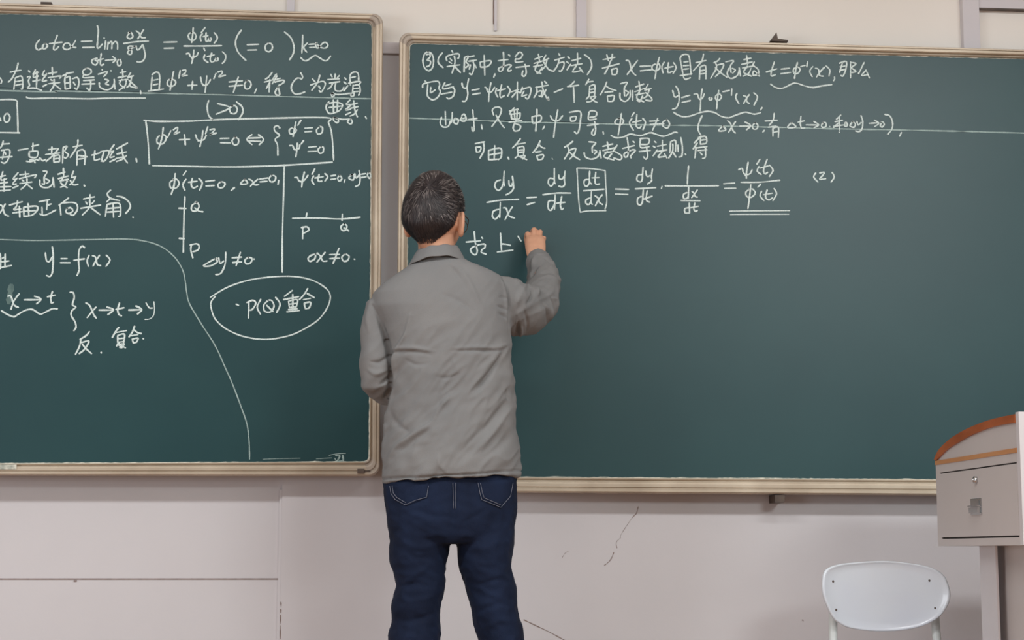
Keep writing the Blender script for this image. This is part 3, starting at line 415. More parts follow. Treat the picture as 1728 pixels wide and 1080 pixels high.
LINES_RIGHT = [
    ('top chalk line on the right board beginning with a circled three, in Chinese with t as inverse phi of x',
     "583,8971 540,8938 522,8861 541,8778 591,8741 634,8780 646,8864 627,8940 579,8971;562,8932 602,8940 602,8901 571,8868 609,8856 603,8809 566,8789;748,8959 708,8904 702,8839 757,8781;857,8991 869,8965;801,8865 801,8919 925,8954 947,8922 928,8894;838,8894 860,8866;826,8855 857,8834;804,8797 953,8820;888,8921 895,8844 862,8719;885,8806 960,8728;1007,8911 1001,8735;1007,8911 1053,8925 1025,8860 1053,8822 1020,8787;1066,8919 1121,8933;1054,8865 1146,8882;1106,8875 1116,8798 1095,8712 1063,8720;1076,8823 1061,8769;1125,8831 1143,8790;1188,8858 1194,8798;1188,8858 1302,8880 1315,8854 1275,8809 1200,8798;1235,8942 1244,8703;1363,8721 1347,8679;1400,8880 1515,8898;1460,8986 1465,8858 1453,8774 1415,8754 1406,8790 1475,8820 1531,8840;1519,8956 1538,8941;1531,8834 1553,8828 1515,8780 1521,8757 1553,8770;1600,8936 1650,8991 1684,8960 1657,8914 1613,8904;1606,8913 1603,8868 1690,8876;1607,8804 1766,8827;1713,8845 1728,8749 1707,8701 1679,8716 1690,8767;1826,8909 1916,8944;1870,8971 1885,8881;1820,8858 1929,8892;1813,8819 1922,8843;1863,8855 1832,8777 1901,8737;1914,8811 1863,8739 1848,8764;1958,8960 1930,8905;1929,8892 1992,8922;1970,8909 1951,8831 1911,8783;1933,8876 1989,8791 2054,8769;2109,8983 2124,8958;2062,8902 2174,8940;2115,8912 2092,8835 2055,8780;2108,8867 2168,8882 2165,8821 2133,8771 2112,8777;2216,8947 2237,8928;2200,8889 2224,8870;2206,8790 2249,8858;2263,8901 2369,8932;2329,8995 2331,8853;2257,8842 2382,8867;2316,8840 2272,8766 2362,8783;2351,8822 2394,8762;2411,8978 2480,8921 2495,8831 2445,8738;2631,8923 2773,8954;2676,8984 2694,8911;2742,8992 2732,8919;2622,8819 2823,8878;2722,8914 2694,8836 2649,8749;2731,8805 2737,8744;2731,8805 2797,8819 2788,8752 2737,8744;2903,8919 2941,8907 2972,8791 3018,8741;3039,8922 2972,8830 2914,8749;3067,8852 3196,8861;3070,8798 3202,8814;3270,8889 3219,8868 3212,8823 3257,8802 3301,8838 3296,8883 3261,8889;3299,8967 3270,8863 3243,8707;3356,8910 3327,8852 3341,8778;3406,8905 3396,8801 3415,8783 3450,8803;3362,8837 3463,8861;3465,8907 3496,8849 3459,8775;3544,8960 3570,9000 3634,9008 3659,8950 3672,8767;3544,8960 3562,8857 3576,8777;3588,8916 3642,8924;3581,8871 3648,8879;3585,8829 3647,8837;3542,8751 3684,8776;3580,8741 3605,8707 3665,8730;3732,8911 3852,8942;3825,9019 3799,8928 3699,8813;3781,8856 3770,8711;3778,8856 3845,8877 3849,8719;3788,8815 3838,8825;3788,8776 3837,8786;4019,8972 3990,8939 3945,8916;3962,8925 3976,8854 3904,8727;3977,8887 4062,8902 4027,8817 3962,8748;3963,8858 4026,8797 4102,8744;4088,8930 4182,8947 4143,8882 4151,8802;4122,8853 4104,8782 4147,8731 4225,8771 4250,8849;4163,8854 4201,8834 4169,8795;4247,8863 4262,8762;4305,8964 4391,8983;4340,9014 4348,8908;4278,8904 4405,8938;4286,8861 4411,8888;4348,8887 4302,8808 4392,8765;4389,8860 4357,8795 4290,8762;4430,8939 4401,8878;4408,8898 4470,8852 4476,8795 4413,8775 4425,8832 4488,8767;4670,8944 4633,8830 4629,8773 4681,8789;4571,8819 4697,8860;4750,8858 4851,8871;4742,8801 4864,8821;4947,8894 4901,8865 4903,8811 4952,8814 4977,8864 4940,8894;4948,8944 4925,8851 4908,8749;4986,8895 5041,8911;5070,8957 5059,8894;5132,8899 5093,8841 5122,8775;5161,8878 5199,8865 5211,8794 5256,8785;5272,8895 5219,8837 5173,8772;5291,8910 5335,8861 5323,8787;5389,8777 5390,8752 5375,8731;4620,8674 4675,8636 4738,8623 4801,8643 4886,8687 4942,8689 5026,8662 5123,8643 5222,8663 5356,8684;5451,8946 5528,8972 5541,8937 5522,8851 5492,8791 5468,8800;5460,8904 5526,8915;5459,8861 5532,8877;5489,8950 5451,8835;5588,8967 5583,8772;5588,8960 5654,8947 5600,8896 5651,8854 5599,8836;5753,8964 5713,8884 5680,8824;5776,8872 5718,8803 5798,8819;5782,8850 5811,8777"),
    ('second chalk line on the right board about a composite function, ending with y equals psi after inverse phi',
     "548,8619 570,8591;522,8539 530,8580 617,8607 697,8616 719,8582 710,8533 729,8495 698,8428 637,8395 578,8447 582,8575;617,8544 614,8480 667,8513;780,8605 756,8528 880,8556;784,8564 850,8591;859,8552 893,8524 878,8448 829,8412 801,8427;739,8465 862,8492;977,8603 990,8555 1024,8543 1043,8579;1054,8656 1039,8553 1046,8464 1021,8391 982,8386;1095,8520 1179,8537;1102,8469 1191,8487;1245,8558 1266,8546 1276,8510 1303,8499;1359,8561 1326,8509 1289,8495;1316,8617 1297,8508 1289,8390;1382,8548 1370,8497 1397,8444;1440,8595 1422,8498 1428,8441 1472,8465;1392,8521 1484,8544;1507,8577 1540,8526 1511,8459;1554,8511 1640,8542;1625,8631 1622,8417;1615,8515 1561,8448;1632,8516 1659,8497;1684,8568 1660,8501;1675,8540 1772,8570 1778,8506 1747,8433 1717,8447;1703,8524 1675,8463 1734,8480;1838,8569 1985,8601;1851,8578 1851,8508 1817,8447;1857,8518 1909,8529 1901,8468 1876,8470;1910,8638 1928,8535 1984,8419 1984,8460;1960,8549 1911,8456;1942,8645 1966,8623;2055,8516 2154,8560;2293,8653 2255,8613 2212,8587;2240,8591 2343,8609;2283,8582 2289,8400;2463,8683 2426,8615;2451,8648 2513,8658;2472,8599 2465,8481;2472,8599 2531,8613 2528,8495;2472,8558 2525,8568;2472,8520 2525,8530;2465,8481 2431,8442;2478,8468 2543,8479 2490,8420 2437,8410;2478,8458 2518,8427 2559,8406;2674,8655 2642,8577 2595,8497;2667,8604 2717,8573 2783,8555;2651,8530 2745,8541;2679,8482 2685,8422;2679,8482 2757,8493 2744,8428 2685,8422;2835,8637 2916,8655 2881,8586 2883,8490;2828,8524 2834,8453 2893,8426 2946,8482 2949,8559;2894,8558 2928,8533 2900,8491;2980,8559 2977,8441;3014,8603 3112,8640;3053,8671 3067,8561;3005,8545 3124,8589;3013,8506 3117,8530;3060,8548 3026,8470 3110,8425;3095,8498 3063,8430 3029,8445;3163,8641 3125,8573;3121,8567 3197,8588;3175,8577 3146,8499 3105,8470;3131,8537 3199,8474 3196,8440 3130,8447;3451,8570 3475,8494 3513,8507;3489,8623 3523,8559 3525,8443 3493,8363 3446,8345;3557,8486 3656,8517;3561,8428 3661,8453;3704,8531 3745,8532 3761,8481 3788,8472;3828,8540 3805,8488 3771,8468;3803,8598 3786,8488 3775,8330;3903,8503 3881,8483 3896,8464 3919,8480 3901,8503;3999,8544 3965,8517 3964,8472 4002,8467 4031,8506 4012,8538 3987,8541;4000,8583 3983,8479 3971,8360;4048,8568 4127,8586;4156,8606 4149,8526;3460,8307 3511,8276 3574,8258 3663,8269 3765,8307 3866,8328 3955,8311 4018,8274 4107,8256 4184,8284 4257,8311 4321,8327 4419,8306 4496,8327;4217,8552 4199,8502 4236,8430;4290,8525 4327,8512 4333,8456 4361,8433;4363,8541 4324,8484 4293,8431;4416,8563 4460,8515 4417,8413;4513,8389 4493,8358"),
    ('third chalk line on the right board crossing the panel seam, with delta x tending to zero in brackets',
     "743,8190 729,8120 763,8076 821,8084 845,8148;786,8261 793,8100;867,8250 861,8148 849,8123;898,8181 882,8136 923,8115 939,8163 902,8183;979,8208 967,8157 1010,8149 1029,8184 1003,8234 976,8210;985,8180 1025,8190;1051,8169 1155,8186;1103,8287 1115,8173 1122,8059 1104,8037 1095,8083;1205,8111 1215,8058;1348,8229 1333,8292 1382,8325 1435,8307 1426,8243 1389,8179 1327,8092;1376,8229 1426,8141 1472,8082;1532,8281 1632,8305;1588,8321 1536,8245 1657,8261;1551,8246 1557,8189;1657,8261 1644,8194 1557,8189;1588,8285 1594,8193;1622,8292 1619,8194;1526,8147 1675,8172;1613,8183 1576,8094 1591,8047 1644,8057 1659,8108 1601,8132;1794,8219 1800,8147;1794,8219 1897,8234 1890,8164 1806,8140;1853,8310 1848,8188 1838,8048;1940,8108 1920,8073;2010,8237 2031,8192 2078,8172;2153,8240 2113,8188 2063,8168;2097,8309 2069,8155 2047,7979;2232,8281 2360,8292 2360,8174 2344,8071 2319,8030 2291,8051;2244,8223 2247,8175;2244,8223 2310,8234 2297,8183 2251,8175;2458,8282 2490,8305 2549,8293 2539,8239 2470,8227;2462,8278 2458,8199 2548,8210;2442,8128 2573,8147;2527,8178 2539,8076 2519,8015 2492,8036 2513,8088;2626,8058 2631,8030;2831,8222 2778,8202 2771,8157 2843,8150 2868,8191 2843,8223 2805,8219;2844,8280 2828,8158 2804,8021;2995,8296 2964,8248;2967,8225 2938,8167 2984,8082;3026,8271 3016,8143 3048,8109 3076,8132;2976,8178 3076,8200;3093,8228 3126,8178 3095,8091;3175,8195 3282,8203;3181,8157 3345,8169;3272,8232 3209,8087;3379,8215 3332,8188 3332,8141 3382,8116 3411,8164 3390,8211 3367,8215;2720,8016 2776,7989 2864,7999 2940,8035 3003,8028 3078,8023 3180,8057 3255,8039 3331,8018 3394,8036 3470,8069 3502,8064;3798,8275 3756,8178 3749,8101 3780,8041;4042,8158 3990,8097 4075,8108 4042,8158;4100,8218 4134,8186 4158,8110 4189,8075;4195,8213 4150,8148 4108,8080;4242,8159 4367,8161;4305,8209 4374,8169 4322,8116;4426,8205 4395,8162 4408,8127 4446,8132 4458,8177 4423,8205;4536,8116 4516,8092;4546,8226 4691,8239;4658,8322 4642,8238 4594,8177;4582,8152 4676,8168;4638,8146 4636,8045;4645,8143 4703,8154 4701,8032;4651,8094 4695,8105;4862,8214 4812,8154 4913,8162 4862,8214;4976,8294 4967,8202 4982,8151 5017,8154;4939,8220 5016,8238;5036,8190 5169,8192;5128,8234 5186,8193 5130,8158;5242,8222 5218,8186 5238,8163 5276,8181 5270,8220 5237,8222;5317,8176 5322,8173;5455,8318 5402,8265;5384,8236 5474,8255;5437,8297 5433,8135;5429,8226 5364,8166;5364,8180 5491,8199;5506,8221 5498,8185 5529,8190 5523,8228 5503,8225;5429,8113 5433,8108;5597,8241 5561,8190 5610,8174 5627,8213 5595,8244;5646,8245 5662,8203 5698,8235;5698,8317 5717,8246 5707,8162 5671,8123 5627,8129;5793,8224 5899,8233;5858,8264 5909,8229 5860,8187;5944,8237 5926,8201 5947,8184 5974,8210 5965,8240 5939,8240;5986,8337 6049,8317 6078,8226 6058,8148 6012,8097;6180,8122 6156,8076"),
    ('fourth chalk line on the right board, Chinese words about the derivative rule',
     "1133,7885 1243,7911;1231,7909 1235,7807 1189,7715;1142,7843 1150,7784;1150,7787 1188,7794 1200,7845 1145,7844;1290,7808 1291,7698;1290,7808 1429,7837 1436,7735 1402,7701;1361,7867 1355,7700;1297,7755 1429,7780;1291,7698 1417,7707;1514,7733 1526,7707;1659,7955 1613,7891 1567,7843;1626,7889 1715,7906;1626,7847 1632,7756;1626,7847 1697,7861 1697,7770;1632,7815 1690,7823;1632,7787 1690,7797;1638,7756 1598,7723;1644,7743 1715,7754 1688,7713;1657,7740 1734,7707;1890,7935 1856,7858 1804,7791;1881,7884 1912,7856 1946,7847;1835,7798 1902,7808;1850,7756 1862,7710;1850,7756 1927,7770 1912,7717 1862,7710;1.5:2028,7731 2037,7716;2271,7936 2224,7897 2172,7862;2209,7878 2224,7814 2171,7722;2224,7825 2302,7854 2287,7790 2234,7723;2237,7802 2286,7759 2351,7719;2459,7934 2540,7923 2499,7871 2501,7807;2403,7805 2417,7755 2486,7728 2561,7758 2589,7822;2518,7839 2552,7821 2524,7792;2587,7834 2601,7743;2622,7883 2740,7914;2675,7938 2690,7849;2622,7833 2765,7870;2647,7808 2752,7825;2677,7823 2636,7759 2752,7723;2727,7799 2674,7732;2791,7902 2747,7835;2762,7825 2840,7776 2827,7728 2747,7748;2854,7863 2992,7900;2908,7994 2922,7879 2913,7777 2881,7761 2875,7802 2953,7842;2977,7951 2994,7936;2964,7848 3004,7843 2950,7778 2953,7750;3059,7984 3162,7986 3155,7922 3071,7914;3065,7978 3067,7880 3168,7891;3049,7828 3180,7846;3134,7884 3148,7782 3126,7741 3099,7768;3229,7956 3250,7940;3213,7898 3237,7883;3212,7781 3262,7854;3264,7896 3370,7920;3324,7970 3325,7849;3257,7832 3375,7857;3322,7836 3271,7769 3356,7780;3347,7811 3374,7758;3421,7953 3410,7823;3418,7953 3478,7967 3476,7837;3446,7928 3442,7839 3395,7759;3448,7826 3482,7773;3506,7917 3508,7837;3541,8007 3559,7892 3551,7790 3515,7774;3591,7814 3598,7801;3763,8011 3700,7944;3737,7947 3686,7873;3721,7895 3704,7765;3773,8022 3772,7932;3748,8009 3833,8026 3844,7949 3772,7932;3779,7980 3832,7987;3731,7887 3850,7904;3743,7855 3850,7866;3831,7898 3829,7783 3795,7760;3768,7832 3792,7805"),
    ('large chalk derivative equation of fractions with one boxed factor and a double underline',
     "1430,7463 1380,7442 1364,7384 1403,7337 1446,7379 1466,7457;1472,7567 1466,7457 1476,7395;1526,7458 1532,7400 1558,7394 1568,7430;1566,7510 1581,7381 1551,7323 1492,7287;1272,7195 1431,7224 1640,7238;1412,7118 1349,7093 1337,7032 1372,7001 1416,7050;1427,7198 1421,7020;1463,7134 1497,7128 1526,7045 1592,7018;1568,7149 1526,7084 1482,6997;1736,7260 1850,7267;1738,7177 1827,7205;2052,7487 1997,7490 1984,7434 2019,7400 2055,7455;2055,7610 2055,7455 2067,7429;2106,7533 2112,7492 2142,7485 2170,7522;2179,7580 2170,7483 2176,7431 2150,7394 2106,7401;1920,7297 2080,7319 2246,7322;2048,7228 1990,7221 1981,7143 2013,7115 2054,7183;2063,7299 2056,7129;2140,7281 2124,7184 2137,7130 2159,7140;2080,7200 2178,7211;2.4:2318,7618 2478,7616 2648,7596;2.4:2648,7596 2656,7401 2665,7232 2644,7139;2.4:2318,7618 2329,7395 2338,7227 2354,7098;2.4:2354,7098 2450,7115 2654,7122;2458,7488 2407,7478 2404,7422 2438,7407 2468,7460;2467,7586 2464,7462 2490,7434;2538,7574 2528,7463 2547,7429 2582,7438;2494,7506 2576,7510;2393,7351 2633,7374;2473,7268 2425,7248 2422,7202 2460,7194 2482,7242;2485,7346 2482,7216 2497,7194;2527,7295 2562,7269 2578,7218 2616,7193;2613,7309 2572,7257 2530,7176;2765,7379 2922,7377;2765,7320 2912,7318;3080,7556 3031,7548 3020,7489 3065,7471 3087,7521;3093,7645 3079,7479;3123,7599 3138,7537 3176,7546;3203,7624 3191,7538 3191,7484 3141,7445;2999,7385 3239,7403;3070,7297 3028,7273 3025,7211 3063,7199 3086,7258;3093,7374 3081,7217;3139,7367 3127,7259 3168,7229;3089,7263 3197,7303;3313,7421 3305,7395;3630,7668 3617,7554 3612,7453;3.2:3351,7428 3658,7431 3978,7440;3606,7353 3565,7329 3569,7282 3610,7288 3623,7330;3627,7423 3622,7288;3665,7366 3688,7346 3702,7308 3728,7301;3730,7386 3695,7339 3661,7293;3533,7258 3759,7258;3627,7175 3578,7159 3582,7113 3623,7110;3632,7229 3634,7111;3697,7230 3685,7161 3703,7130 3726,7143;3644,7172 3738,7193;4040,7464 4173,7476;4050,7409 4184,7414;4220,7635 4262,7652 4277,7598 4310,7575;4381,7638 4354,7591 4296,7567;4336,7728 4316,7622 4310,7533;4476,7765 4438,7706;4464,7679 4440,7624 4488,7583;4562,7767 4517,7641 4532,7591 4566,7611;4476,7660 4576,7689;4588,7697 4629,7635 4583,7561;4247,7485 4476,7492 4709,7520;4362,7413 4304,7373 4311,7319 4364,7309 4412,7359 4385,7405 4340,7408;4362,7459 4346,7327 4323,7175;4479,7466 4444,7431;4489,7384 4470,7329 4514,7273;4555,7401 4534,7315 4572,7281 4615,7308;4509,7342 4616,7363;4637,7418 4665,7356 4620,7274;2.2:4103,7140 4300,7147 4817,7158;2.2:4114,7099 4299,7105 4806,7115"),
    ('small chalk equation number two in brackets right of the fractions',
     "5138,7614 5113,7566 5162,7507;5185,7615 5242,7624 5218,7584 5183,7541 5256,7549;5333,7625 5358,7571 5319,7509"),
    ('freshly chalked characters and first tick beside the raised hand',
     "1034,6727 1200,6745;1128,6852 1139,6731 1163,6629 1142,6581 1098,6606 1091,6653 1167,6693 1245,6707 1251,6669 1217,6640 1211,6611 1264,6590;1214,6786 1224,6772;1429,6838 1442,6633;1444,6713 1498,6708 1546,6696;1394,6617 1574,6642;1632,6805 1668,6748"),
]
# outer and inner corners, BL BR TR TL
lo = [(-1.023, 1.0095), (0.0185, 1.0117), (0.0138, 2.3501), (-1.0768, 2.3531)]
li = [(-1.0259, 1.0408), (-0.0101, 1.0509), (-0.0168, 2.3251), (-1.0773, 2.3252)]
def extend(q, x):
    """carry the left end of a board on past the frame of the photograph"""
    (a, b), (c, d), (e, f), (g, h) = q
    return [(x, b + (b - d) / (a - c) * (x - a)), (c, d), (e, f), (x, h + (h - f) / (g - e) * (x - g))]
lo = extend(lo, -2.50); li = extend(li, -2.47)
ro = [(0.0637, 0.9681), (1.8713, 0.9629), (1.9246, 2.2913), (0.0616, 2.2962)]
rin = [(0.0899, 1.0099), (1.8762, 1.0075), (1.9266, 2.2654), (0.0903, 2.2674)]
def extend_r(q, x):
    (a, b), (c, d), (e, f), (g, h) = q
    return [(a, b), (x, d + (d - b) / (c - a) * (x - c)), (x, f + (f - h) / (e - g) * (x - e)), (g, h)]
ro = extend_r(ro, 2.60); rin = extend_r(rin, 2.57)
jl = [(-1.0685, 2.0986), (-0.9032, 2.1007), (-0.7369, 2.1002), (-0.5362, 2.1004), (-0.3172, 2.0992), (-0.1308, 2.0982), (-0.0167, 2.0981)]
jr = [(0.0915, 2.0434), (0.1771, 2.0417), (0.2801, 2.0404), (0.3835, 2.0391), (0.5219, 2.0386), (0.6434, 2.0385), (0.8179, 2.0378), (0.9757, 2.0393), (1.152, 2.0386), (1.3293, 2.0379), (1.5792, 2.0385), (1.7589, 2.0379), (1.9178, 2.0367)]
jl = [(-2.46, jl[0][1] + 0.02)] + jl
jr = jr + [(2.56, jr[-1][1] - 0.004)]
left_board = blackboard('green chalkboard on the left, with boxed formulas and a drawn oval', lo, li, (jl[0][1], jl[-1][1]), jl, LINES_LEFT)
right_board = blackboard('green chalkboard the man is writing on, mostly empty in its lower half', ro, rin, (jr[0][1], jr[-1][1]), jr, LINES_RIGHT)

# wiped chalk smudge on the left board
bm = bmesh.new(); add_ribbon(bm, catmull([(-1.0152, 1.5383), (-1.0176, 1.5164), (-1.0198, 1.4913)], 6), 0.016, -H_PANEL - 0.0004, 0.3)
o = from_bm('smudge', bm, M['smear']); keep(o, left_board)
# clips and brackets that hold the boards
c = (1.1711, -0.07, 2.2984)
bm = bmesh.new()
pts = [(1.1551, 2.298), (1.1642, 2.3109), (1.1743, 2.3247), (1.1784, 2.3058), (1.2086, 2.302), (1.2085, 2.2975)]
v0 = [bm.verts.new((a, -0.076, b)) for a, b in pts]; v1 = [bm.verts.new((a, -0.030, b)) for a, b in pts]
bm.faces.new(v0); bm.faces.new(v1[::-1])
for i in range(6): bm.faces.new((v0[i], v0[(i + 1) % 6], v1[(i + 1) % 6], v1[i]))
o = from_bm('top_clip', bm, M['dark']); keep(o, right_board); tag(o, 'small dark triangular clip on the top rail')
x0, x1, z0, z1 = 1.1424, 1.1716, 0.9405, 0.9623
prism('support_bracket', [(x0 + 0.001, z0), (x1 - 0.001, z0), (x1, z1), (x0, z1)], 'xz', -0.074, 0.0, M['dark'], right_board)
x0, x1, z0, z1 = -0.9639, -0.9339, 2.3533, 2.3603
box('top_clip', x0, x1, -0.074, -0.03, z0, z1, M['dark'], left_board)
x0, x1, z0, z1 = -0.0435, -0.0237, 1.0179, 1.0311
bm = bmesh.new(); add_box(bm, x0, x1, -0.085, -0.076, z0, z1, 0.001); add_box(bm, x1, x1 + 0.016, -0.083, -0.078, z0 + 0.005, z0 + 0.008)
o = from_bm('corner_latch', bm, M['dark']); keep(o, left_board)
# pale chalk-covered tray ridge at the left
x1 = -0.9782
bm = bmesh.new(); add_box(bm, x1 - 0.11, x1, -0.084, -0.080, 1.0249, 1.0379, 0.001)
o = from_bm('chalk_ledge', bm, M['dust']); keep(o, left_board)

# ------------------------------------------------------------------ the man
person = thing('person', (0.2063, -0.57, 0), 'person seen from behind in grey jacket and navy jeans, writing with raised right hand', 'person')

# trousers
bm = bmesh.new()
hip = [((0.032, -0.57, 1.0096), (0.363, -0.57, 1.0232), 0.1), ((0.0295, -0.57, 0.968), (0.3645, -0.57, 0.9873), 0.108), ((0.0316, -0.57, 0.9132), (0.3615, -0.57, 0.9216), 0.112), ((0.0365, -0.57, 0.8688), (0.357, -0.57, 0.874), 0.112), ((0.0427, -0.57, 0.8394), (0.3556, -0.57, 0.8443), 0.104), ((0.0592, -0.57, 0.8217), (0.3451, -0.57, 0.825), 0.085)]
add_lr_rings(bm, hip, 48, 2.5)
def leg_rings(d): add_lr_rings(bm, d, 36, 2.15)
leg_rings([((0.0409, -0.57, 0.8762), (0.2045, -0.57, 0.8766), 0.098), ((0.0413, -0.57, 0.8394), (0.2002, -0.57, 0.8396), 0.098), ((0.0449, -0.57, 0.7732), (0.1827, -0.57, 0.7733), 0.086), ((0.0632, -0.568, 0.7175), (0.1787, -0.568, 0.7174), 0.078), ((0.059, -0.567, 0.6956), (0.1774, -0.567, 0.6954), 0.076), ((0.0506, -0.565, 0.6605), (0.1747, -0.565, 0.6603), 0.078), ((0.0524, -0.563, 0.6298), (0.1706, -0.563, 0.6295), 0.074), ((0.0439, -0.562, 0.5948), (0.1694, -0.562, 0.5945), 0.074), ((0.0463, -0.56, 0.5106), (0.1685, -0.56, 0.5101), 0.068), ((0.0564, -0.56, 0.3809), (0.1664, -0.56, 0.3801), 0.062), ((0.0649, -0.575, 0.2399), (0.1639, -0.575, 0.2389), 0.058), ((0.0663, -0.58, 0.0925), (0.1676, -0.58, 0.0913), 0.06)])
leg_rings([((0.2015, -0.57, 0.8766), (0.3555, -0.57, 0.877), 0.098), ((0.2137, -0.57, 0.8293), (0.3571, -0.57, 0.8295), 0.096), ((0.2214, -0.57, 0.7615), (0.3496, -0.57, 0.7615), 0.086), ((0.2366, -0.568, 0.7145), (0.3618, -0.568, 0.7144), 0.078), ((0.2428, -0.567, 0.6851), (0.3604, -0.567, 0.685), 0.076), ((0.249, -0.565, 0.6543), (0.3636, -0.565, 0.6541), 0.078), ((0.2626, -0.563, 0.6118), (0.3772, -0.563, 0.6115), 0.074), ((0.2702, -0.562, 0.5825), (0.3803, -0.562, 0.5822), 0.072), ((0.2751, -0.56, 0.4806), (0.3879, -0.56, 0.48), 0.066), ((0.2814, -0.56, 0.3505), (0.3878, -0.56, 0.3498), 0.062), ((0.2867, -0.575, 0.2235), (0.3835, -0.575, 0.2226), 0.058), ((0.2868, -0.58, 0.0898), (0.386, -0.58, 0.0886), 0.06)])
me = remesh(bm, 0.0055, 5)

def seg_dist(px, pz, line):
    d = np.full(px.shape, 9.0); u = np.zeros(px.shape); run = 0.0
    total = sum(math.hypot(b[0] - a[0], b[1] - a[1]) for a, b in zip(line, line[1:])) + 1e-9
    for (ax, az), (bx, bz) in zip(line, line[1:]):
        vx, vz = bx - ax, bz - az; L = vx * vx + vz * vz + 1e-12
        t = np.clip(((px - ax) * vx + (pz - az) * vz) / L, 0, 1)
        dd = np.hypot(px - ax - t * vx, pz - az - t * vz); s = math.sqrt(L)
        u = np.where(dd < d, (run + t * s) / total, u); d = np.minimum(d, dd); run += s
    return d, u

def displace(me, creases, noise_list, mask=None, noise_mask=None, gain=1.0):
    n = len(me.vertices)
    co = np.empty(n * 3); me.vertices.foreach_get('co', co); co = co.reshape(-1, 3)
    no = np.empty(n * 3); me.vertices.foreach_get('normal', no); no = no.reshape(-1, 3)
    disp = np.zeros(n)
    back = np.clip(-no[:, 1] * 2.5 + 0.45, 0, 1)
    for line, amp, w in creases:
        line = catmull(line, 4) if len(line) > 2 else line
        d, u = seg_dist(co[:, 0], co[:, 2], line)
        disp += gain * amp * np.exp(-(d / (w * (0.55 + 0.6 * np.sin(PI * u)))) ** 2) * np.sin(PI * np.clip(u, 0.04, 0.96)) ** 0.7 * back
    nm = noise_mask(co) if noise_mask is not None else np.ones(n)
    for amp, sx, sy, sz, rot, ridge in noise_list:
        c, s = math.cos(rot), math.sin(rot)
        for i in range(n):
            x, y, z = co[i]
            v = noise.noise(Vector(((x * c + z * s) * sx, y * sy, (-x * s + z * c) * sz)))
            disp[i] += nm[i] * amp * ((0.5 - abs(v)) * 1.6 if ridge else v)
    if mask is not None: disp *= mask(co)
    co += no * disp[:, None]
    me.vertices.foreach_set('co', co.ravel()); me.update()

jean_creases = [
    ([(0.1988, 0.9644), (0.199, 0.9253), (0.1978, 0.8819), (0.1966, 0.8386)], -0.006, 0.006),
    ([(0.0888, 0.9004), (0.1324, 0.8918), (0.1687, 0.8861), (0.1963, 0.892)], -0.003, 0.004),
    ([(0.0568, 0.9176), (0.0888, 0.9004), (0.1397, 0.8745)], 0.003, 0.008),
    ([(0.2081, 0.8675), (0.2487, 0.8863), (0.2924, 0.9111)], -0.003, 0.005),
    ([(0.0636, 0.8386), (0.1045, 0.8098), (0.1554, 0.8171)], 0.0035, 0.008),
    ([(0.2356, 0.8201), (0.2794, 0.81), (0.3233, 0.839)], 0.0035, 0.008),
    ([(0.0592, 0.7133), (0.1055, 0.7233), (0.1565, 0.7132)], -0.004, 0.005),
    ([(0.0551, 0.6904), (0.1059, 0.6803), (0.1638, 0.6989)], 0.003, 0.006),
    ([(0.0513, 0.6375), (0.0918, 0.6302), (0.1569, 0.6515)], -0.004, 0.006),
    ([(0.3506, 0.7232), (0.3096, 0.7333), (0.2511, 0.7161)], -0.003, 0.005),
    ([(0.3535, 0.6656), (0.3097, 0.6728), (0.2587, 0.6514)], -0.004, 0.006),
    ([(0.3623, 0.6296), (0.3171, 0.6326), (0.2734, 0.6126)], 0.003, 0.007),
    ([(0.1372, 0.7593), (0.1053, 0.7449), (0.091, 0.7234)], 0.003, 0.006)]
displace(me, jean_creases, [(0.006, 9, 9, 16, 0.25, False), (0.003, 26, 26, 45, -0.3, True)])
jeans = link('jeans', me, M['jeans'], None, True); keep(jeans, person)
bvh = BVHTree.FromPolygons([v.co.copy() for v in me.vertices], [tuple(p.vertices) for p in me.polygons])
def on_surface(b, x, z, lift=0.0015):
    h = b.ray_cast(Vector((x, -2.0, z)), Vector((0, 1, 0)))
    return (h[0] + Vector((0, -lift, 0))) if h[0] is not None else None
def stitch_line(name, pts, b, parent, material, r=0.0009, off=0.0):
    P_ = [on_surface(b, x + off, z, 0.0006) for x, z in catmull(pts, 8)]
    P_ = [p for p in P_ if p is not None]
    if len(P_) < 3: return
    bm = bmesh.new(); add_tube(bm, P_, r, 6, False)
    o = from_bm(name, bm, material, None, True); keep(o, parent); return o
def pocket(outline, b, parent):
    """patch pocket lying on the cloth with its two seams"""
    c = np.mean(np.array(outline), axis=0); bm = bmesh.new()
    rim = []
    for a, q in zip(outline, outline[1:] + outline[:1]):
        for t in range(6): rim.append(np.array(a) + (np.array(q) - np.array(a)) * t / 6)
    rings = []
    for s in (1.0, 0.97, 0.6, 0.3):
        ring = []
        for p in rim:
            q = c + (p - c) * s; h = on_surface(b, q[0], q[1], 0.0002 if s == 1 else 0.0022)
            ring.append(bm.verts.new(h if h is not None else (q[0], -0.6, q[1])))
        rings.append(ring)
    for u, v in zip(rings, rings[1:]):
        for i in range(len(u)): bm.faces.new((u[i], u[(i + 1) % len(u)], v[(i + 1) % len(u)], v[i]))
    bm.faces.new(rings[-1])
    o = from_bm('pocket', bm, M['jeans'], None, True); keep(o, parent)
pl = [(0.0403, 0.9725), (0.1376, 0.9729), (0.1335, 0.9323), (0.0814, 0.9119), (0.0509, 0.9277)]
pr = [(0.2542, 0.9734), (0.3523, 0.9796), (0.3465, 0.9388), (0.3143, 0.9068), (0.2646, 0.9298)]
pocket(pl, bvh, jeans); pocket(pr, bvh, jeans)
def seam(pts, lift=0.0034, r=0.0006):
    P_ = [on_surface(bvh, x, z, lift) for x, z in pts]; P_ = [p for p in P_ if p is not None]
    if len(P_) < 2: return
    bm = bmesh.new(); add_tube(bm, P_, r, 6, False); o = from_bm('stitching', bm, M['stitch'], None, True); keep(o, jeans)
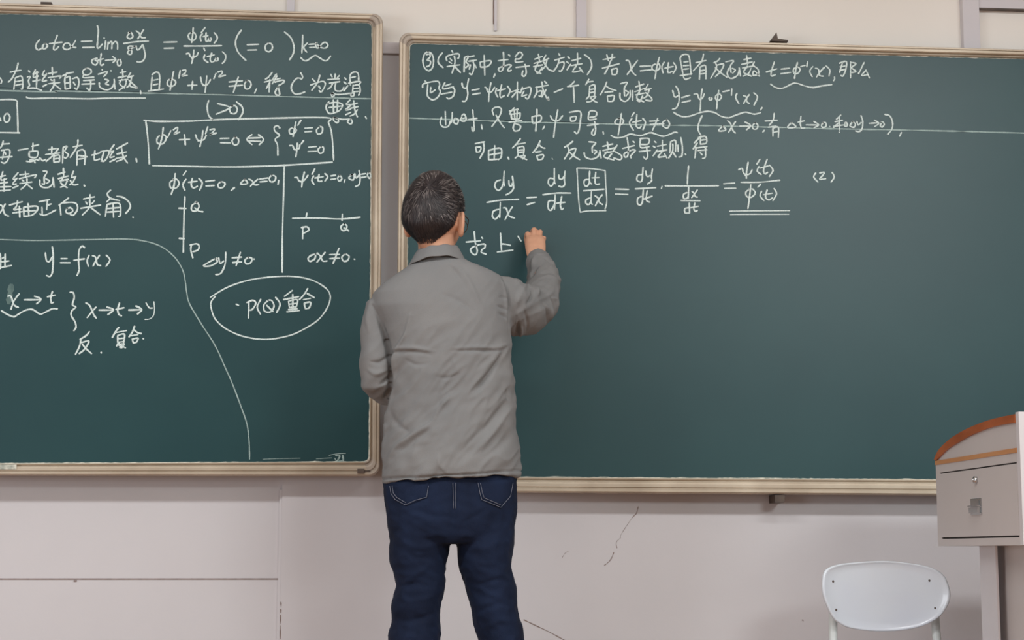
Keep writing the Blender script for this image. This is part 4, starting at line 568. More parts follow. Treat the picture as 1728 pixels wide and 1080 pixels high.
def dense(pts, n=8):
    out = []
    for a, b in zip(pts, pts[1:]):
        for t in range(n): out.append((a[0] + (b[0] - a[0]) * t / n, a[1] + (b[1] - a[1]) * t / n))
    return out + [pts[-1]]
seam(dense([(0.0418, 0.9623), (0.0449, 0.9435), (0.0552, 0.9291), (0.08, 0.9148), (0.1045, 0.9264), (0.132, 0.9337), (0.1362, 0.9613)], 5))
seam(dense([(0.0476, 0.9624), (0.0507, 0.945), (0.0595, 0.9335), (0.0814, 0.9205)], 5))
seam(dense([(0.2586, 0.969), (0.2631, 0.9443), (0.2675, 0.9284), (0.3158, 0.9097), (0.3421, 0.9388), (0.3479, 0.9708)], 5))
seam(dense([(0.2645, 0.969), (0.2689, 0.9458), (0.2734, 0.9328), (0.3158, 0.9155)], 5))
seam(dense([(0.1959, 0.9688), (0.1975, 0.9325), (0.1977, 0.9065)], 5), 0.0022)
seam(dense([(0.2032, 0.9688), (0.2033, 0.9325), (0.2035, 0.9065)], 5), 0.0022)

# shoes
def shoe(cx, cy, ang):
    bm = bmesh.new()
    secs = [(-0.075, 0.022, 0.055), (-0.06, 0.034, 0.085), (-0.02, 0.037, 0.095), (0.03, 0.038, 0.085), (0.08, 0.043, 0.058), (0.13, 0.046, 0.045), (0.17, 0.040, 0.036), (0.195, 0.022, 0.028)]
    rings = []
    for y, w, h in secs:
        ring = []
        for k in range(20):
            a = k * 2 * PI / 20; z = h * (0.5 + 0.5 * math.sin(a)); ww = w * abs(math.cos(a)) ** 0.7 * math.copysign(1, math.cos(a))
            ring.append(Vector((ww, y, 0.018 + z)))
        rings.append(ring)
    add_rings(bm, rings)
    up_ = from_bm('shoe', bm, M['shoe'], None, True)
    bm = bmesh.new()
    rings = [[Vector((math.cos(t) * (w * 1.08), y, z)) for t in (PI, 0)] for z in (0,) for y, w, h in secs]
    out = [(-w * 1.06, y) for y, w, h in secs] + [(w * 1.06, y) for y, w, h in reversed(secs)]
    v0 = [bm.verts.new((x, y, 0.0)) for x, y in out]; v1 = [bm.verts.new((x, y, 0.024)) for x, y in out]
    bm.faces.new(v0[::-1]); bm.faces.new(v1)
    for i in range(len(out)): bm.faces.new((v0[i], v0[(i + 1) % len(out)], v1[(i + 1) % len(out)], v1[i]))
    so = from_bm('sole', bm, M['sole']); so.parent = up_
    up_.location = (cx, cy, 0); up_.rotation_euler = (0, 0, ang); keep(up_, person)
la = (0.1169, -0.58, 0.0919); ra = (0.3364, -0.58, 0.0892)
shoe(la[0], -0.57, 0.10); shoe(ra[0], -0.57, -0.12)

# jacket
bm = bmesh.new()
torso = [((0.025, -0.57, 0.9709), (0.3705, -0.57, 0.9918), 0.128), ((0.0247, -0.57, 0.9992), (0.3705, -0.57, 1.0187), 0.13), ((0.0284, -0.57, 1.0692), (0.3659, -0.57, 1.0788), 0.126), ((0.0337, -0.57, 1.1291), (0.3599, -0.57, 1.142), 0.122), ((0.0391, -0.57, 1.1893), (0.3568, -0.57, 1.1994), 0.12), ((0.037, -0.57, 1.2496), (0.3507, -0.57, 1.2586), 0.122), ((0.0273, -0.57, 1.31), (0.3476, -0.57, 1.3133), 0.124),
    ((0.0116, -0.57, 1.3706), (0.3475, -0.57, 1.3653), 0.124), ((-0.01, -0.57, 1.416), (0.3475, -0.57, 1.4082), 0.12), ((-0.0074, -0.575, 1.4504), (0.344, -0.575, 1.4473), 0.108), ((0.0179, -0.58, 1.4775), (0.3375, -0.58, 1.4757), 0.096), ((0.0508, -0.585, 1.5001), (0.3203, -0.585, 1.4977), 0.084), ((0.0791, -0.59, 1.518), (0.285, -0.59, 1.5164), 0.074), ((0.0971, -0.59, 1.5336), (0.2485, -0.59, 1.5297), 0.066), ((0.1091, -0.59, 1.5491), (0.2181, -0.59, 1.5446), 0.058)]
add_lr_rings(bm, torso, 56, 2.3)
# left sleeve: upper arm down, forearm forward
add_tube(bm, [(0.0531, -0.575, 1.4283), (0.0202, -0.575, 1.405), (0.0073, -0.58, 1.3541), (0.005, -0.585, 1.2854), (0.0101, -0.575, 1.2337), (0.0285, -0.54, 1.2161), (0.0566, -0.47, 1.2199), (0.0919, -0.39, 1.2372)], [0.046, 0.050, 0.0430, 0.042, 0.044, 0.046, 0.042, 0.036], 28)
# right sleeve: shoulder, upper arm out and forward, forearm up to the board
add_tube(bm, [(0.2956, -0.57, 1.4428), (0.3311, -0.545, 1.4361), (0.3694, -0.49, 1.4305), (0.4084, -0.42, 1.4393), (0.4365, -0.375, 1.462), (0.4516, -0.335, 1.4988), (0.4594, -0.29, 1.5402), (0.4584, -0.25, 1.5748), (0.4538, -0.213, 1.6025)], [0.062, 0.070, 0.070, 0.064, 0.056, 0.049, 0.0455, 0.041, 0.033], 32)
me = remesh(bm, 0.0036, 4)
jc = [
    # armhole seam and the fold between the left sleeve and the back
    ([(-0.007, 1.4169), (0.002, 1.3992), (0.0141, 1.3697), (0.0276, 1.3329), (0.0368, 1.2961), (0.043, 1.2593), (0.0435, 1.2152), (0.0383, 1.1493), (0.0357, 1.1201)], -0.0105, 0.0055),
    ([(0.0872, 1.3854), (0.0759, 1.3378), (0.0572, 1.2992), (0.0504, 1.252), (0.0451, 1.2006), (0.037, 1.1347), (0.0291, 1.0618)], 0.0055, 0.0048),
    ([(0.048, 1.2006), (0.0383, 1.1493), (0.0289, 1.0764), (0.0255, 0.9893)], 0.003, 0.006),
    # horizontal yoke creases
    ([(0.0367, 1.3034), (0.0703, 1.3038), (0.1026, 1.3012), (0.1496, 1.2928)], 0.0028, 0.004),
    ([(0.0412, 1.2946), (0.0997, 1.2923), (0.1437, 1.2839)], -0.0026, 0.004),
    ([(0.1907, 1.2932), (0.2318, 1.2951), (0.276, 1.2971), (0.3173, 1.3019), (0.3395, 1.3185)], -0.003, 0.0035),
    ([(0.1906, 1.3006), (0.2465, 1.3042), (0.2981, 1.3062), (0.3276, 1.3169)], 0.0026, 0.004),
    # right armhole seam
    ([(0.323, 1.4949), (0.3335, 1.4693), (0.3381, 1.4392), (0.3381, 1.3939), (0.3412, 1.3549), (0.3472, 1.3309)], -0.0062, 0.0032),
    ([(0.317, 1.4873), (0.3276, 1.4541), (0.3306, 1.4089), (0.3337, 1.3638)], 0.0025, 0.004),
    ([(0.3045, 1.4132), (0.3194, 1.4104), (0.3328, 1.4045)], -0.0028, 0.003), ([(0.3075, 1.3952), (0.3224, 1.3909), (0.3329, 1.3835)], -0.0028, 0.003), ([(0.3104, 1.4373), (0.3328, 1.4376)], -0.002, 0.003),
    # folds from the collar to the right shoulder blade
    ([(0.1903, 1.5199), (0.2112, 1.5022), (0.2322, 1.4724), (0.2546, 1.4276), (0.2696, 1.4053)], 0.0024, 0.007),
    ([(0.1814, 1.5153), (0.1993, 1.4975), (0.2143, 1.4721)], -0.002, 0.004),
    ([(0.1648, 1.4384), (0.2091, 1.4196), (0.2462, 1.3948)], -0.0018, 0.006),
    # long drag folds
    ([(0.3291, 1.311), (0.3056, 1.2692), (0.2792, 1.2321), (0.2514, 1.1876)], -0.0034, 0.005),
    ([(0.3173, 1.3138), (0.2938, 1.275), (0.2644, 1.2363), (0.2323, 1.1919)], 0.003, 0.007),
    ([(0.1522, 1.1267), (0.1232, 1.1032), (0.087, 1.0796), (0.0552, 1.0562), (0.0325, 1.0111)], 0.0042, 0.006),
    ([(0.1566, 1.1122), (0.1233, 1.0886), (0.09, 1.0651), (0.0612, 1.0402)], -0.0028, 0.006),
    ([(0.3249, 1.1662), (0.2985, 1.1337), (0.2693, 1.0998), (0.2328, 1.063), (0.2154, 1.0411)], -0.0032, 0.006),
    ([(0.3352, 1.1515), (0.3088, 1.1147), (0.2796, 1.0779), (0.2475, 1.0412)], 0.003, 0.006),
    ([(0.1956, 1.1945), (0.1738, 1.1679), (0.1564, 1.1429), (0.142, 1.1179)], 0.003, 0.005),
    ([(0.0456, 1.1494), (0.0546, 1.1202), (0.0868, 1.0942)], -0.0022, 0.006),
    ([(0.0779, 1.2744), (0.1073, 1.2599), (0.1366, 1.2646)], -0.002, 0.004), ([(0.1514, 1.2309), (0.1808, 1.2267), (0.21, 1.2388)], -0.002, 0.004), ([(0.1966, 1.28), (0.1983, 1.2461)], 0.0016, 0.003),
    ([(0.1588, 1.2236), (0.1591, 1.1869), (0.1608, 1.1429)], -0.0014, 0.0025),
    ([(0.0437, 1.0474), (0.0872, 1.0549), (0.138, 1.0625)], -0.0018, 0.008), ([(0.16, 1.0408), (0.1631, 1.0117), (0.1822, 0.9929)], 0.002, 0.005), ([(0.3286, 1.2039), (0.333, 1.1848), (0.3389, 1.1789)], -0.003, 0.003),
    # hem band
    ([(-0.0422, 0.976), (0.0227, 0.9807), (0.1024, 0.981), (0.1968, 0.9858), (0.2769, 0.9919), (0.3632, 1.0025), (0.4234, 1.0115)], -0.0042, 0.0030),
    ([(-0.042, 0.9631), (0.0229, 0.9677), (0.1025, 0.968), (0.1968, 0.9727), (0.277, 0.9789), (0.3632, 0.9909), (0.4234, 0.997)], 0.0035, 0.0035),
    # left sleeve
    ([(-0.0097, 1.2739), (0.0125, 1.2711), (0.0346, 1.2893)], -0.004, 0.004), ([(-0.014, 1.2559), (0.0069, 1.2441), (0.0334, 1.2563)], 0.003, 0.005), ([(0.0132, 1.2144), (0.0308, 1.2294), (0.0424, 1.2475)], -0.005, 0.004), ([(0.0253, 1.1847), (0.0384, 1.2071)], -0.004, 0.004), ([(-0.0101, 1.4316), (-0.0171, 1.3938), (-0.0151, 1.3487)], 0.0025, 0.006),
    # right sleeve
    ([(0.3965, 1.4967), (0.4043, 1.4811), (0.4074, 1.4624), (0.3981, 1.4435), (0.3872, 1.4309)], -0.007, 0.0045),
    ([(0.4136, 1.4984), (0.4246, 1.4827), (0.4214, 1.4573)], 0.005, 0.006),
    ([(0.3608, 1.3502), (0.3685, 1.372), (0.3639, 1.389)], -0.005, 0.004), ([(0.3793, 1.3566), (0.3746, 1.3782)], 0.004, 0.004), ([(0.3934, 1.3655), (0.3903, 1.3919), (0.3779, 1.4151)], -0.003, 0.004),
    ([(0.4562, 1.39), (0.4531, 1.4171), (0.4404, 1.4425)], -0.005, 0.0045), ([(0.4721, 1.4221), (0.477, 1.4461), (0.4659, 1.47)], -0.005, 0.004), ([(0.4657, 1.4061), (0.4642, 1.438)], 0.004, 0.004), ([(0.4871, 1.4491), (0.4839, 1.4683), (0.4647, 1.4681)], 0.003, 0.003),
    ([(0.4436, 1.5746), (0.4305, 1.5627), (0.4222, 1.5411)], -0.006, 0.0035), ([(0.4382, 1.6045), (0.4316, 1.5843), (0.4233, 1.5675)], 0.004, 0.004), ([(0.4581, 1.6031), (0.4797, 1.5917), (0.4979, 1.5752)], -0.003, 0.0035), ([(0.4417, 1.5465), (0.4745, 1.5535), (0.4958, 1.5472)], -0.003, 0.004), ([(0.4407, 1.5317), (0.4685, 1.5386), (0.498, 1.5308)], 0.0025, 0.004), ([(0.4286, 1.6179), (0.4503, 1.6115), (0.4821, 1.6204)], 0.002, 0.003)]
displace(me, jc, [(0.0060, 6, 5, 24, 0.80, False), (0.0040, 11, 10, 44, 0.85, True), (0.0026, 30, 26, 40, 0.5, False)], lambda co: 1.0, lambda co: np.maximum(0.25 + 0.75 * np.clip((1.40 - co[:, 2]) / 0.14, 0, 1), 1.0 * (co[:, 0] > 0.3593)), 1.7)
jacket = link('jacket', me, M['jacket'], None, True); keep(jacket, person)

# folded collar
cc = Vector((0.1574, -0.59, 1.5529))
bm = bmesh.new(); rows = []
for k in range(73):
    th = 2 * PI * k / 72
    bk = max(0, -math.sin(th)); sd = abs(math.cos(th)); fr = max(0, math.sin(th))
    tilt = 0.006 * math.cos(th)
    prof = [(0.046, 0.052, -0.016), (0.049, 0.055, 0.010), (0.053, 0.059, 0.0155), (0.058, 0.063, 0.011), (0.067, 0.071, -0.003), (0.077, 0.080, -0.017)]
    row = []
    for j, (rx, ry, dz) in enumerate(prof):
        drop = (0.014 * sd * sd + 0.03 * fr) * (j / 5 if j > 2 else 0)
        row.append(bm.verts.new(cc + Vector((math.cos(th) * rx, math.sin(th) * ry, dz - drop + tilt - 0.012 * fr + 0.0012 * math.sin(th * 9)))))
    rows.append(row)
for u, v in zip(rows, rows[1:]):
    for i in range(5): bm.faces.new((u[i], v[i], v[i + 1], u[i + 1]))
bmesh.ops.remove_doubles(bm, verts=bm.verts, dist=1e-5)
collar = from_bm('collar', bm, M['jacket'], None, True); keep(collar, jacket)
md = collar.modifiers.new('thick', 'SOLIDIFY'); md.thickness = 0.004; md.offset = 0
md = collar.modifiers.new('sub', 'SUBSURF'); md.levels = 1; md.render_levels = 1

# ---- body: head, neck, trunk under the clothes, arms and hands as one surface
HC = Vector((0.1489, -0.6, 1.6386)); TURN = math.radians(-25)
RZ = Matrix.Rotation(TURN, 3, 'Z') @ Matrix.Rotation(math.radians(3), 3, 'Y')
def sm(a, b, x): t = min(1, max(0, (x - a) / (b - a))); return t * t * (3 - 2 * t)
def head_shape(a, b, c, extra=0.0):
    """a right, b forward, c up on the unit sphere -> head-local point"""
    x = 0.0690 * a * (1 - 0.30 * sm(0.0, 0.95, -c)) * (1 + 0.03 * sm(0, 0.6, c))
    if b < 0.2: x *= 1 - 0.30 * sm(0.12, 0.75, -c) * sm(-0.2, 0.3, 0.2 - b)
    y = (0.092 if b > 0 else 0.097) * b
    if c < 0 and b < 0: y *= 1 - 0.38 * sm(0.15, 0.9, -c)
    if c < 0 and b > 0: y *= 1 + 0.10 * sm(0.3, 0.8, -c)
    z = (0.118 if c > 0 else 0.108) * c
    p = Vector((x, y, z))
    if b > 0:
        g = lambda cx, cz, sx, sz: math.exp(-((x - cx) / sx) ** 2 - ((z - cz) / sz) ** 2)
        p.y += 0.020 * g(0, -0.022, 0.009, 0.016) + 0.008 * g(0, -0.002, 0.007, 0.02)      # nose
        p.y -= 0.008 * (g(0.031, 0.0, 0.014, 0.010) + g(-0.031, 0.0, 0.014, 0.010))          # eye sockets
        p.y += 0.004 * g(0, 0.020, 0.04, 0.008) + 0.006 * g(0, -0.056, 0.02, 0.006) + 0.008 * g(0, -0.088, 0.02, 0.014)
    if extra: p += Vector((a, b, c)) * extra
    return p
bm = bmesh.new()
r_ = bmesh.ops.create_icosphere(bm, subdivisions=5, radius=1)
for v in r_['verts']:
    q = v.co.normalized(); v.co = HC + RZ @ head_shape(q.x, q.y, q.z)
# ears
for s in (1, -1):
    ang = math.radians(34 if s > 0 else 14) * s
    base = Vector(((0.066 if s > 0 else 0.056) * s, -0.006, -0.010))
    pts = []
    for t in np.linspace(-2.2, 2.4, 14):
        pts.append((math.sin(t) * 0 + 0.0, -0.015 * math.cos(t) - 0.004, 0.029 * math.sin(t)))
    E_ = Matrix.Rotation(ang, 3, 'Z')
    add_tube(bm, [HC + RZ @ (base + E_ @ Vector((0.011 * s, p[1], p[2]))) for p in pts], [0.0048] * 12 + [0.0052, 0.0055], 10)
    r_ = bmesh.ops.create_uvsphere(bm, u_segments=16, v_segments=12, radius=1)
    for v in r_['verts']: v.co = HC + RZ @ (base + E_ @ Vector((v.co.x * 0.005 + 0.005 * s, v.co.y * 0.013 - 0.004, v.co.z * 0.026 - 0.001)))
# neck and trunk
def ell(c, rx, ry): return [Vector(c) + Vector((math.cos(k * 2 * PI / 28) * rx, math.sin(k * 2 * PI / 28) * ry, 0)) for k in range(28)]
add_rings(bm, [ell((0.152, -0.6, 1.6356), 0.044, 0.05), ell((0.1537, -0.6, 1.5971), 0.047, 0.054), ell((0.1557, -0.595, 1.5597), 0.047, 0.052), ell((0.1607, -0.59, 1.5223), 0.06, 0.055), ell((0.1732, -0.585, 1.4849), 0.10, 0.06), ell((0.1805, -0.57, 1.3878), 0.11, 0.08), ell((0.1904, -0.57, 1.2359), 0.11, 0.08), ell((0.1945, -0.57, 1.0552), 0.12, 0.075), ell((0.1982, -0.57, 0.9211), 0.12, 0.075), ell((0.1986, -0.57, 0.8618), 0.10, 0.06)])
for hipx, kx, ax in ((0.1211, 0.1087, la[0]), (0.2791, 0.333, ra[0])):
    add_tube(bm, [(hipx, -0.57, 0.84), ((hipx + kx) / 2 + (0.004 if hipx > 0.1 else 0), -0.565, 0.63), (kx, -0.56, 0.44), ((kx + ax) / 2, -0.57, 0.30), (ax, -0.58, 0.09)], [0.055, 0.042, 0.034, 0.034, 0.030], 20)
# arms
add_tube(bm, [(0.059, -0.575, 1.4391), (0.0118, -0.58, 1.3541), (0.0147, -0.57, 1.2267), (0.0919, -0.39, 1.2372), (0.1181, -0.345, 1.2465)], [0.026, 0.024, 0.026, 0.024, 0.023], 20)
add_tube(bm, [(0.2835, -0.57, 1.4427), (0.3694, -0.49, 1.4305), (0.4401, -0.37, 1.4692), (0.456, -0.275, 1.5541), (0.4506, -0.195, 1.6123)], [0.04, 0.042, 0.038, 0.032, 0.0245], 20)
# right hand, back of the hand to the viewer, fingers closed round the chalk
W_ = Vector((0.4485, -0.199, 1.6065)); K_ = Vector((0.4504, -0.144, 1.6874))
ax_ = (K_ - W_).normalized(); lat = Vector((1, -0.05, 0.02)); lat = (lat - ax_ * lat.dot(ax_)).normalized(); nrm_ = ax_.cross(lat)
rings = []
for t, w, th in ((-0.1, 0.021, 0.017), (0.1, 0.023, 0.017), (0.35, 0.0275, 0.0165), (0.6, 0.029, 0.016), (0.82, 0.0285, 0.0135), (0.95, 0.026, 0.010), (1.0, 0.021, 0.006)):
    c = W_ + (K_ - W_) * t
    rings.append([c + lat * math.cos(a) * w + nrm_ * math.sin(a) * th for a in [k * 2 * PI / 24 for k in range(24)]])
add_rings(bm, rings)
fingers = [
    ([(0.4321, -0.151, 1.6705), (0.4303, -0.133, 1.6968), (0.4295, -0.104, 1.6979), (0.4294, -0.086, 1.6874)], [0.0074, 0.0078, 0.0070, 0.0062]),
    ([(0.4464, -0.151, 1.6775), (0.4488, -0.134, 1.7089), (0.4477, -0.101, 1.7108), (0.4406, -0.085, 1.6912)], [0.0076, 0.0082, 0.0072, 0.0064]),
    ([(0.4608, -0.15, 1.6762), (0.4657, -0.135, 1.703), (0.4641, -0.107, 1.703), (0.4564, -0.099, 1.6803)], [0.0074, 0.0076, 0.0068, 0.0062]),
    ([(0.472, -0.147, 1.6684), (0.4766, -0.135, 1.6852), (0.4754, -0.113, 1.6849), (0.469, -0.109, 1.6701)], [0.0066, 0.0066, 0.0060, 0.0056])]
for pts, rr in fingers: add_tube(bm, pts, rr, 14)
add_tube(bm, [(0.437, -0.179, 1.6283), (0.4335, -0.144, 1.6496), (0.4326, -0.117, 1.6681), (0.432, -0.095, 1.6824)], [0.0115, 0.0105, 0.009, 0.0078], 14)
# tendons on the back of the hand
for a, b in (((902, 432), (892, 402)), ((905, 432), (901.5, 399)), ((909, 432), (909.5, 401))):
    pass
# left hand in front of the trunk, relaxed
lw = Vector((0.1181, -0.345, 1.2465)); ld = Vector((0.45, 0.85, 0.0)).normalized(); ll = Vector((0.1, -0.05, 1)).normalized(); ln = ld.cross(ll)
rings = []
for t, w, th in ((-0.01, 0.022, 0.018), (0.02, 0.028, 0.017), (0.05, 0.034, 0.016), (0.08, 0.036, 0.014), (0.092, 0.028, 0.009)):
    rings.append([lw + ld * t + ll * math.cos(a) * w + ln * math.sin(a) * th for a in [k * 2 * PI / 24 for k in range(24)]])
add_rings(bm, rings)
for off, L_ in ((0.027, 0.9), (0.009, 1.0), (-0.010, 0.94), (-0.027, 0.75)):
    b0 = lw + ld * 0.082 + ll * off
    p1 = b0 + (ld * 0.038 + ln * 0.006) * L_; p2 = p1 + (ld * 0.014 + ln * 0.020) * L_; p3 = p2 + (ld * -0.004 + ln * 0.018) * L_
    add_tube(bm, [b0, p1, p2, p3], [0.0088, 0.0085, 0.0078, 0.0066], 14)
t0 = lw + ld * 0.03 + ll * 0.024
add_tube(bm, [t0, t0 + ld * 0.03 + ll * 0.022, t0 + ld * 0.058 + ll * 0.026 + ln * 0.01], [0.0125, 0.0105, 0.0085], 14)
me = remesh(bm, 0.0026, 1)
body = link('body', me, M['skin'], None, True); keep(body, person)

# facial features
for s in (1, -1):
    bm = bmesh.new(); bmesh.ops.create_uvsphere(bm, u_segments=20, v_segments=12, radius=0.0118)
    eye = from_bm('eye', bm, M['white'], None, True); eye.location = HC + RZ @ Vector((0.031 * s, 0.0735, 0.0)); keep(eye, body)
    bm = bmesh.new(); bmesh.ops.create_uvsphere(bm, u_segments=16, v_segments=10, radius=0.0056)
    ir = from_bm('iris', bm, M['iris'], None, True); ir.location = RZ @ Vector((0, 0.0075, 0)); ir.parent = eye
    bm = bmesh.new(); add_tube(bm, [HC + RZ @ Vector((s * x, y, z)) for x, y, z in ((0.014, 0.0905, 0.017), (0.03, 0.086, 0.022), (0.045, 0.072, 0.018))], [0.0022, 0.003, 0.0018], 8)
    o = from_bm('eyebrow', bm, M['hair'], None, True); keep(o, body)
bm = bmesh.new(); add_tube(bm, [HC + RZ @ Vector((x, y, -0.056)) for x, y in ((-0.022, 0.0875), (-0.01, 0.095), (0, 0.0965), (0.01, 0.095), (0.022, 0.0875))], [0.002, 0.0036, 0.004, 0.0036, 0.002], 8)
o = from_bm('lips', bm, M['lip'], None, True); keep(o, body)

# hair
def hairline(p):
    """signed height of a head-local point above the hairline"""
    y = p.y
    if y < -0.045: h = -0.074
    elif y < -0.012: h = -0.074 + (y + 0.045) / 0.033 * 0.076
    elif y < 0.006: h = 0.002 + (y + 0.012) / 0.018 * 0.006
    elif y < 0.022: h = -0.012
    elif y < 0.05: h = -0.012 + (y - 0.022) / 0.028 * 0.062
    else: h = 0.050 + (y - 0.05) / 0.04 * 0.018
    return p.z - h
NU, NV = 160, 110
bm = bmesh.new(); grid = {}
for j in range(NV + 1):
    ph = math.pi * j / NV
    for i in range(NU):
        th = 2 * PI * i / NU
        d = Vector((math.sin(ph) * math.cos(th), math.sin(ph) * math.sin(th), math.cos(ph)))
        base = head_shape(d.x, d.y, d.z); s = hairline(base)
        e = -0.003 + 0.0085 * sm(-0.004, 0.05, s) + 0.0035 * sm(0.03, 0.1, s)
        e += 0.0012 * noise.noise(d * 14) + 0.0006 * noise.noise(d * 45)
        q = base + d * e
        grid[i, j] = (bm.verts.new(HC + RZ @ q), s)
for j in range(NV):
    for i in range(NU):
        c4 = [grid[i, j], grid[(i + 1) % NU, j], grid[(i + 1) % NU, j + 1], grid[i, j + 1]]
        if max(c[1] for c in c4) > -0.004: bm.faces.new([c[0] for c in c4])
bmesh.ops.remove_doubles(bm, verts=bm.verts, dist=1e-6)
bmesh.ops.delete(bm, geom=[v for v in bm.verts if not v.link_faces], context='VERTS')
hair = from_bm('hair', bm, M['hair'], None, True); keep(hair, body)
# short strands flowing out of the crown whorl
wh = (RZ.inverted() @ Vector((-0.012, -0.085, 0.060))).normalized()
def strands(count, material, name, wid, lift, sel):
    bm = bmesh.new(); made = 0
    while made < count:
        d = Vector(rng.normal(size=3)).normalized()
        base = head_shape(d.x, d.y, d.z); s = hairline(base)
        if s < 0.010 or not sel(d, s): continue
        tdir = (d - wh * d.dot(wh)); 
        if tdir.length < 0.02: continue
        tdir = (tdir - d * tdir.dot(d)).normalized()
        tdir = (tdir + d.cross(tdir) * 0.35 + Vector(rng.normal(size=3)) * 0.16); tdir = (tdir - d * tdir.dot(d)).normalized()
        L_ = random.uniform(0.009, 0.020) * (0.45 + 0.55 * sm(0, 0.06, s)); w = d.cross(tdir) * wid * random.uniform(0.6, 1.2)
        row = []
        for k in range(4):
            t = k / 3
            dd = (d + tdir * (t * L_ / 0.095)).normalized(); b = head_shape(dd.x, dd.y, dd.z); ss = hairline(b)
            e = -0.003 + 0.0085 * sm(-0.004, 0.05, ss) + 0.0035 * sm(0.03, 0.1, ss) + 0.0006 + lift * math.sin(t * 2.2)
            q = b + dd * e; ww = w * (1 - t * 0.75)
            row.append((bm.verts.new(HC + RZ @ (q + ww)), bm.verts.new(HC + RZ @ (q - ww))))
        for (a, b_), (c, e_) in zip(row, row[1:]): bm.faces.new((a, b_, e_, c))
        made += 1
    o = from_bm(name, bm, material, None, True); keep(o, body); tag(o, kind='stuff')
    return o
strands(9000, M['hair'], 'hair_strands', 0.00055, 0.0018, lambda d, s: True)
strands(2600, M['mid_hair'], 'hair_strands', 0.0005, 0.0035, lambda d, s: s > 0.03 and d.z > -0.15)
o = strands(900, M['grey_hair'], 'grey_hair_strands', 0.0006, 0.0042, lambda d, s: s > 0.04 and d.z > -0.05 and noise.noise(d * 4 + Vector((3, 1, 0))) > 0.0)
tag(o, 'scattered greying strands around the crown')

# glasses
gl = bpy.data.objects.new('glasses', None); col.objects.link(gl); gl.location = (0, 0, 0); keep(gl, person)
bm = bmesh.new()
for s in (1, -1):
    add_tube(bm, [HC + RZ @ Vector((s * x, y, z)) for x, y, z in ((0.0765, -0.012, 0.010), (0.0785, 0.005, 0.017), (0.073, 0.05, 0.012), (0.055, 0.093, 0.008))], 0.0013, 8)
o = from_bm('temple', bm, M['dark'], None, True); keep(o, gl)
bm = bmesh.new()
for s in (1, -1):
    pts = [HC + RZ @ Vector((s * 0.031 + math.cos(a) * 0.023, 0.098 - 0.01 * abs(math.cos(a) * 0.5 + 0.5 * s * 0), 0.001 + math.sin(a) * 0.019)) for a in np.linspace(0, 2 * PI, 25)]
    add_tube(bm, pts, 0.0012, 8, False)
add_tube(bm, [HC + RZ @ Vector((x, 0.106, 0.004)) for x in (-0.008, 0, 0.008)], 0.0012, 8)
o = from_bm('rim', bm, M['dark'], None, True); keep(o, gl)

# chalk held in the hand
bm = bmesh.new(); add_tube(bm, [(0.4325, -0.0705, 1.6937), (0.4319, -0.115, 1.6779)], 0.0048, 16, False)
o = from_bm('chalk_stick', bm, M['chalk']); tag(o, 'short white chalk stick held between the fingertips of the raised hand', 'chalk')

# ------------------------------------------------------------------ lectern at the right edge
PXX = 1.4896
pod = thing('lectern', (PXX + 0.3, -0.75, 0), 'grey teaching lectern with curved orange wooden top edge, cut off at the right', 'lectern')
YB, YF = -0.4499, -1.0383
ZT, ZB = 1.0304, 0.8172
XE = 2.15
box('cabinet_body', PXX + 0.006, XE, YF + 0.004, YB, ZB, ZT, M['podium'], pod)
# side face: a border round the drop-down door, with dark gaps
dy0, dy1 = -1.0254, -0.4834
dz0, dz1 = 0.8379, 1.0064
box('gap_shadow', PXX + 0.0035, PXX + 0.0065, YF + 0.006, YB - 0.002, ZB + 0.002, ZT - 0.002, M['gap'], pod)
bm = bmesh.new(); g = 0.003
add_box(bm, PXX, PXX + 0.0035, dy1 + g, YB, ZB, ZT); add_box(bm, PXX, PXX + 0.0035, YF, dy0 - g, ZB, ZT)
add_box(bm, PXX, PXX + 0.0035, dy0 - g, dy1 + g, dz1 + 0.0025, ZT); add_box(bm, PXX, PXX + 0.0035, dy0 - g, dy1 + g, ZB, dz0 - 0.0025)
o = from_bm('side_border', bm, M['podium']); keep(o, pod)
door = box('door', PXX - 0.0005, PXX + 0.0035, dy0 - g + 0.0004, dy1 + 0.0025, dz0 + 0.002, dz1 - 0.001, M['podium'], pod)
lk = (1.4896, -0.7597, 0.9782)
bm = bmesh.new(); add_tube(bm, [(PXX - 0.008, lk[1], lk[2]), (PXX + 0.001, lk[1], lk[2])], 0.0085, 20, False)
add_box(bm, PXX - 0.011, PXX - 0.007, lk[1] - 0.0015, lk[1] + 0.0015, lk[2] - 0.005, lk[2] + 0.005)
o = from_bm('lock', bm, M['chrome'], None, True); keep(o, door)
h0 = (1.4896, -0.7147, 0.9329); h1 = (1.4896, -0.7907, 0.893)
ya, yb = h1[1], h0[1]; zt, zb = h0[2], h1[2]; zm = (zt * 0.55 + zb * 0.45)
bm = bmesh.new()
add_box(bm, PXX - 0.003, PXX - 0.0006, ya, yb, zb, zt, 0.0008)
o = from_bm('handle_plate', bm, M['chrome']); keep(o, door)
bm = bmesh.new(); add_box(bm, PXX - 0.0045, PXX - 0.0031, ya + 0.012, yb - 0.012, zm + 0.001, zt - 0.004)
add_box(bm, PXX - 0.012, PXX - 0.003, ya + 0.004, yb - 0.004, zm - 0.002, zm + 0.001)
add_box(bm, PXX - 0.010, PXX - 0.003, ya + 0.006, yb - 0.006, zb + 0.004, zm - 0.004)
o = from_bm('handle_pull', bm, M['chrome']); keep(o, door)
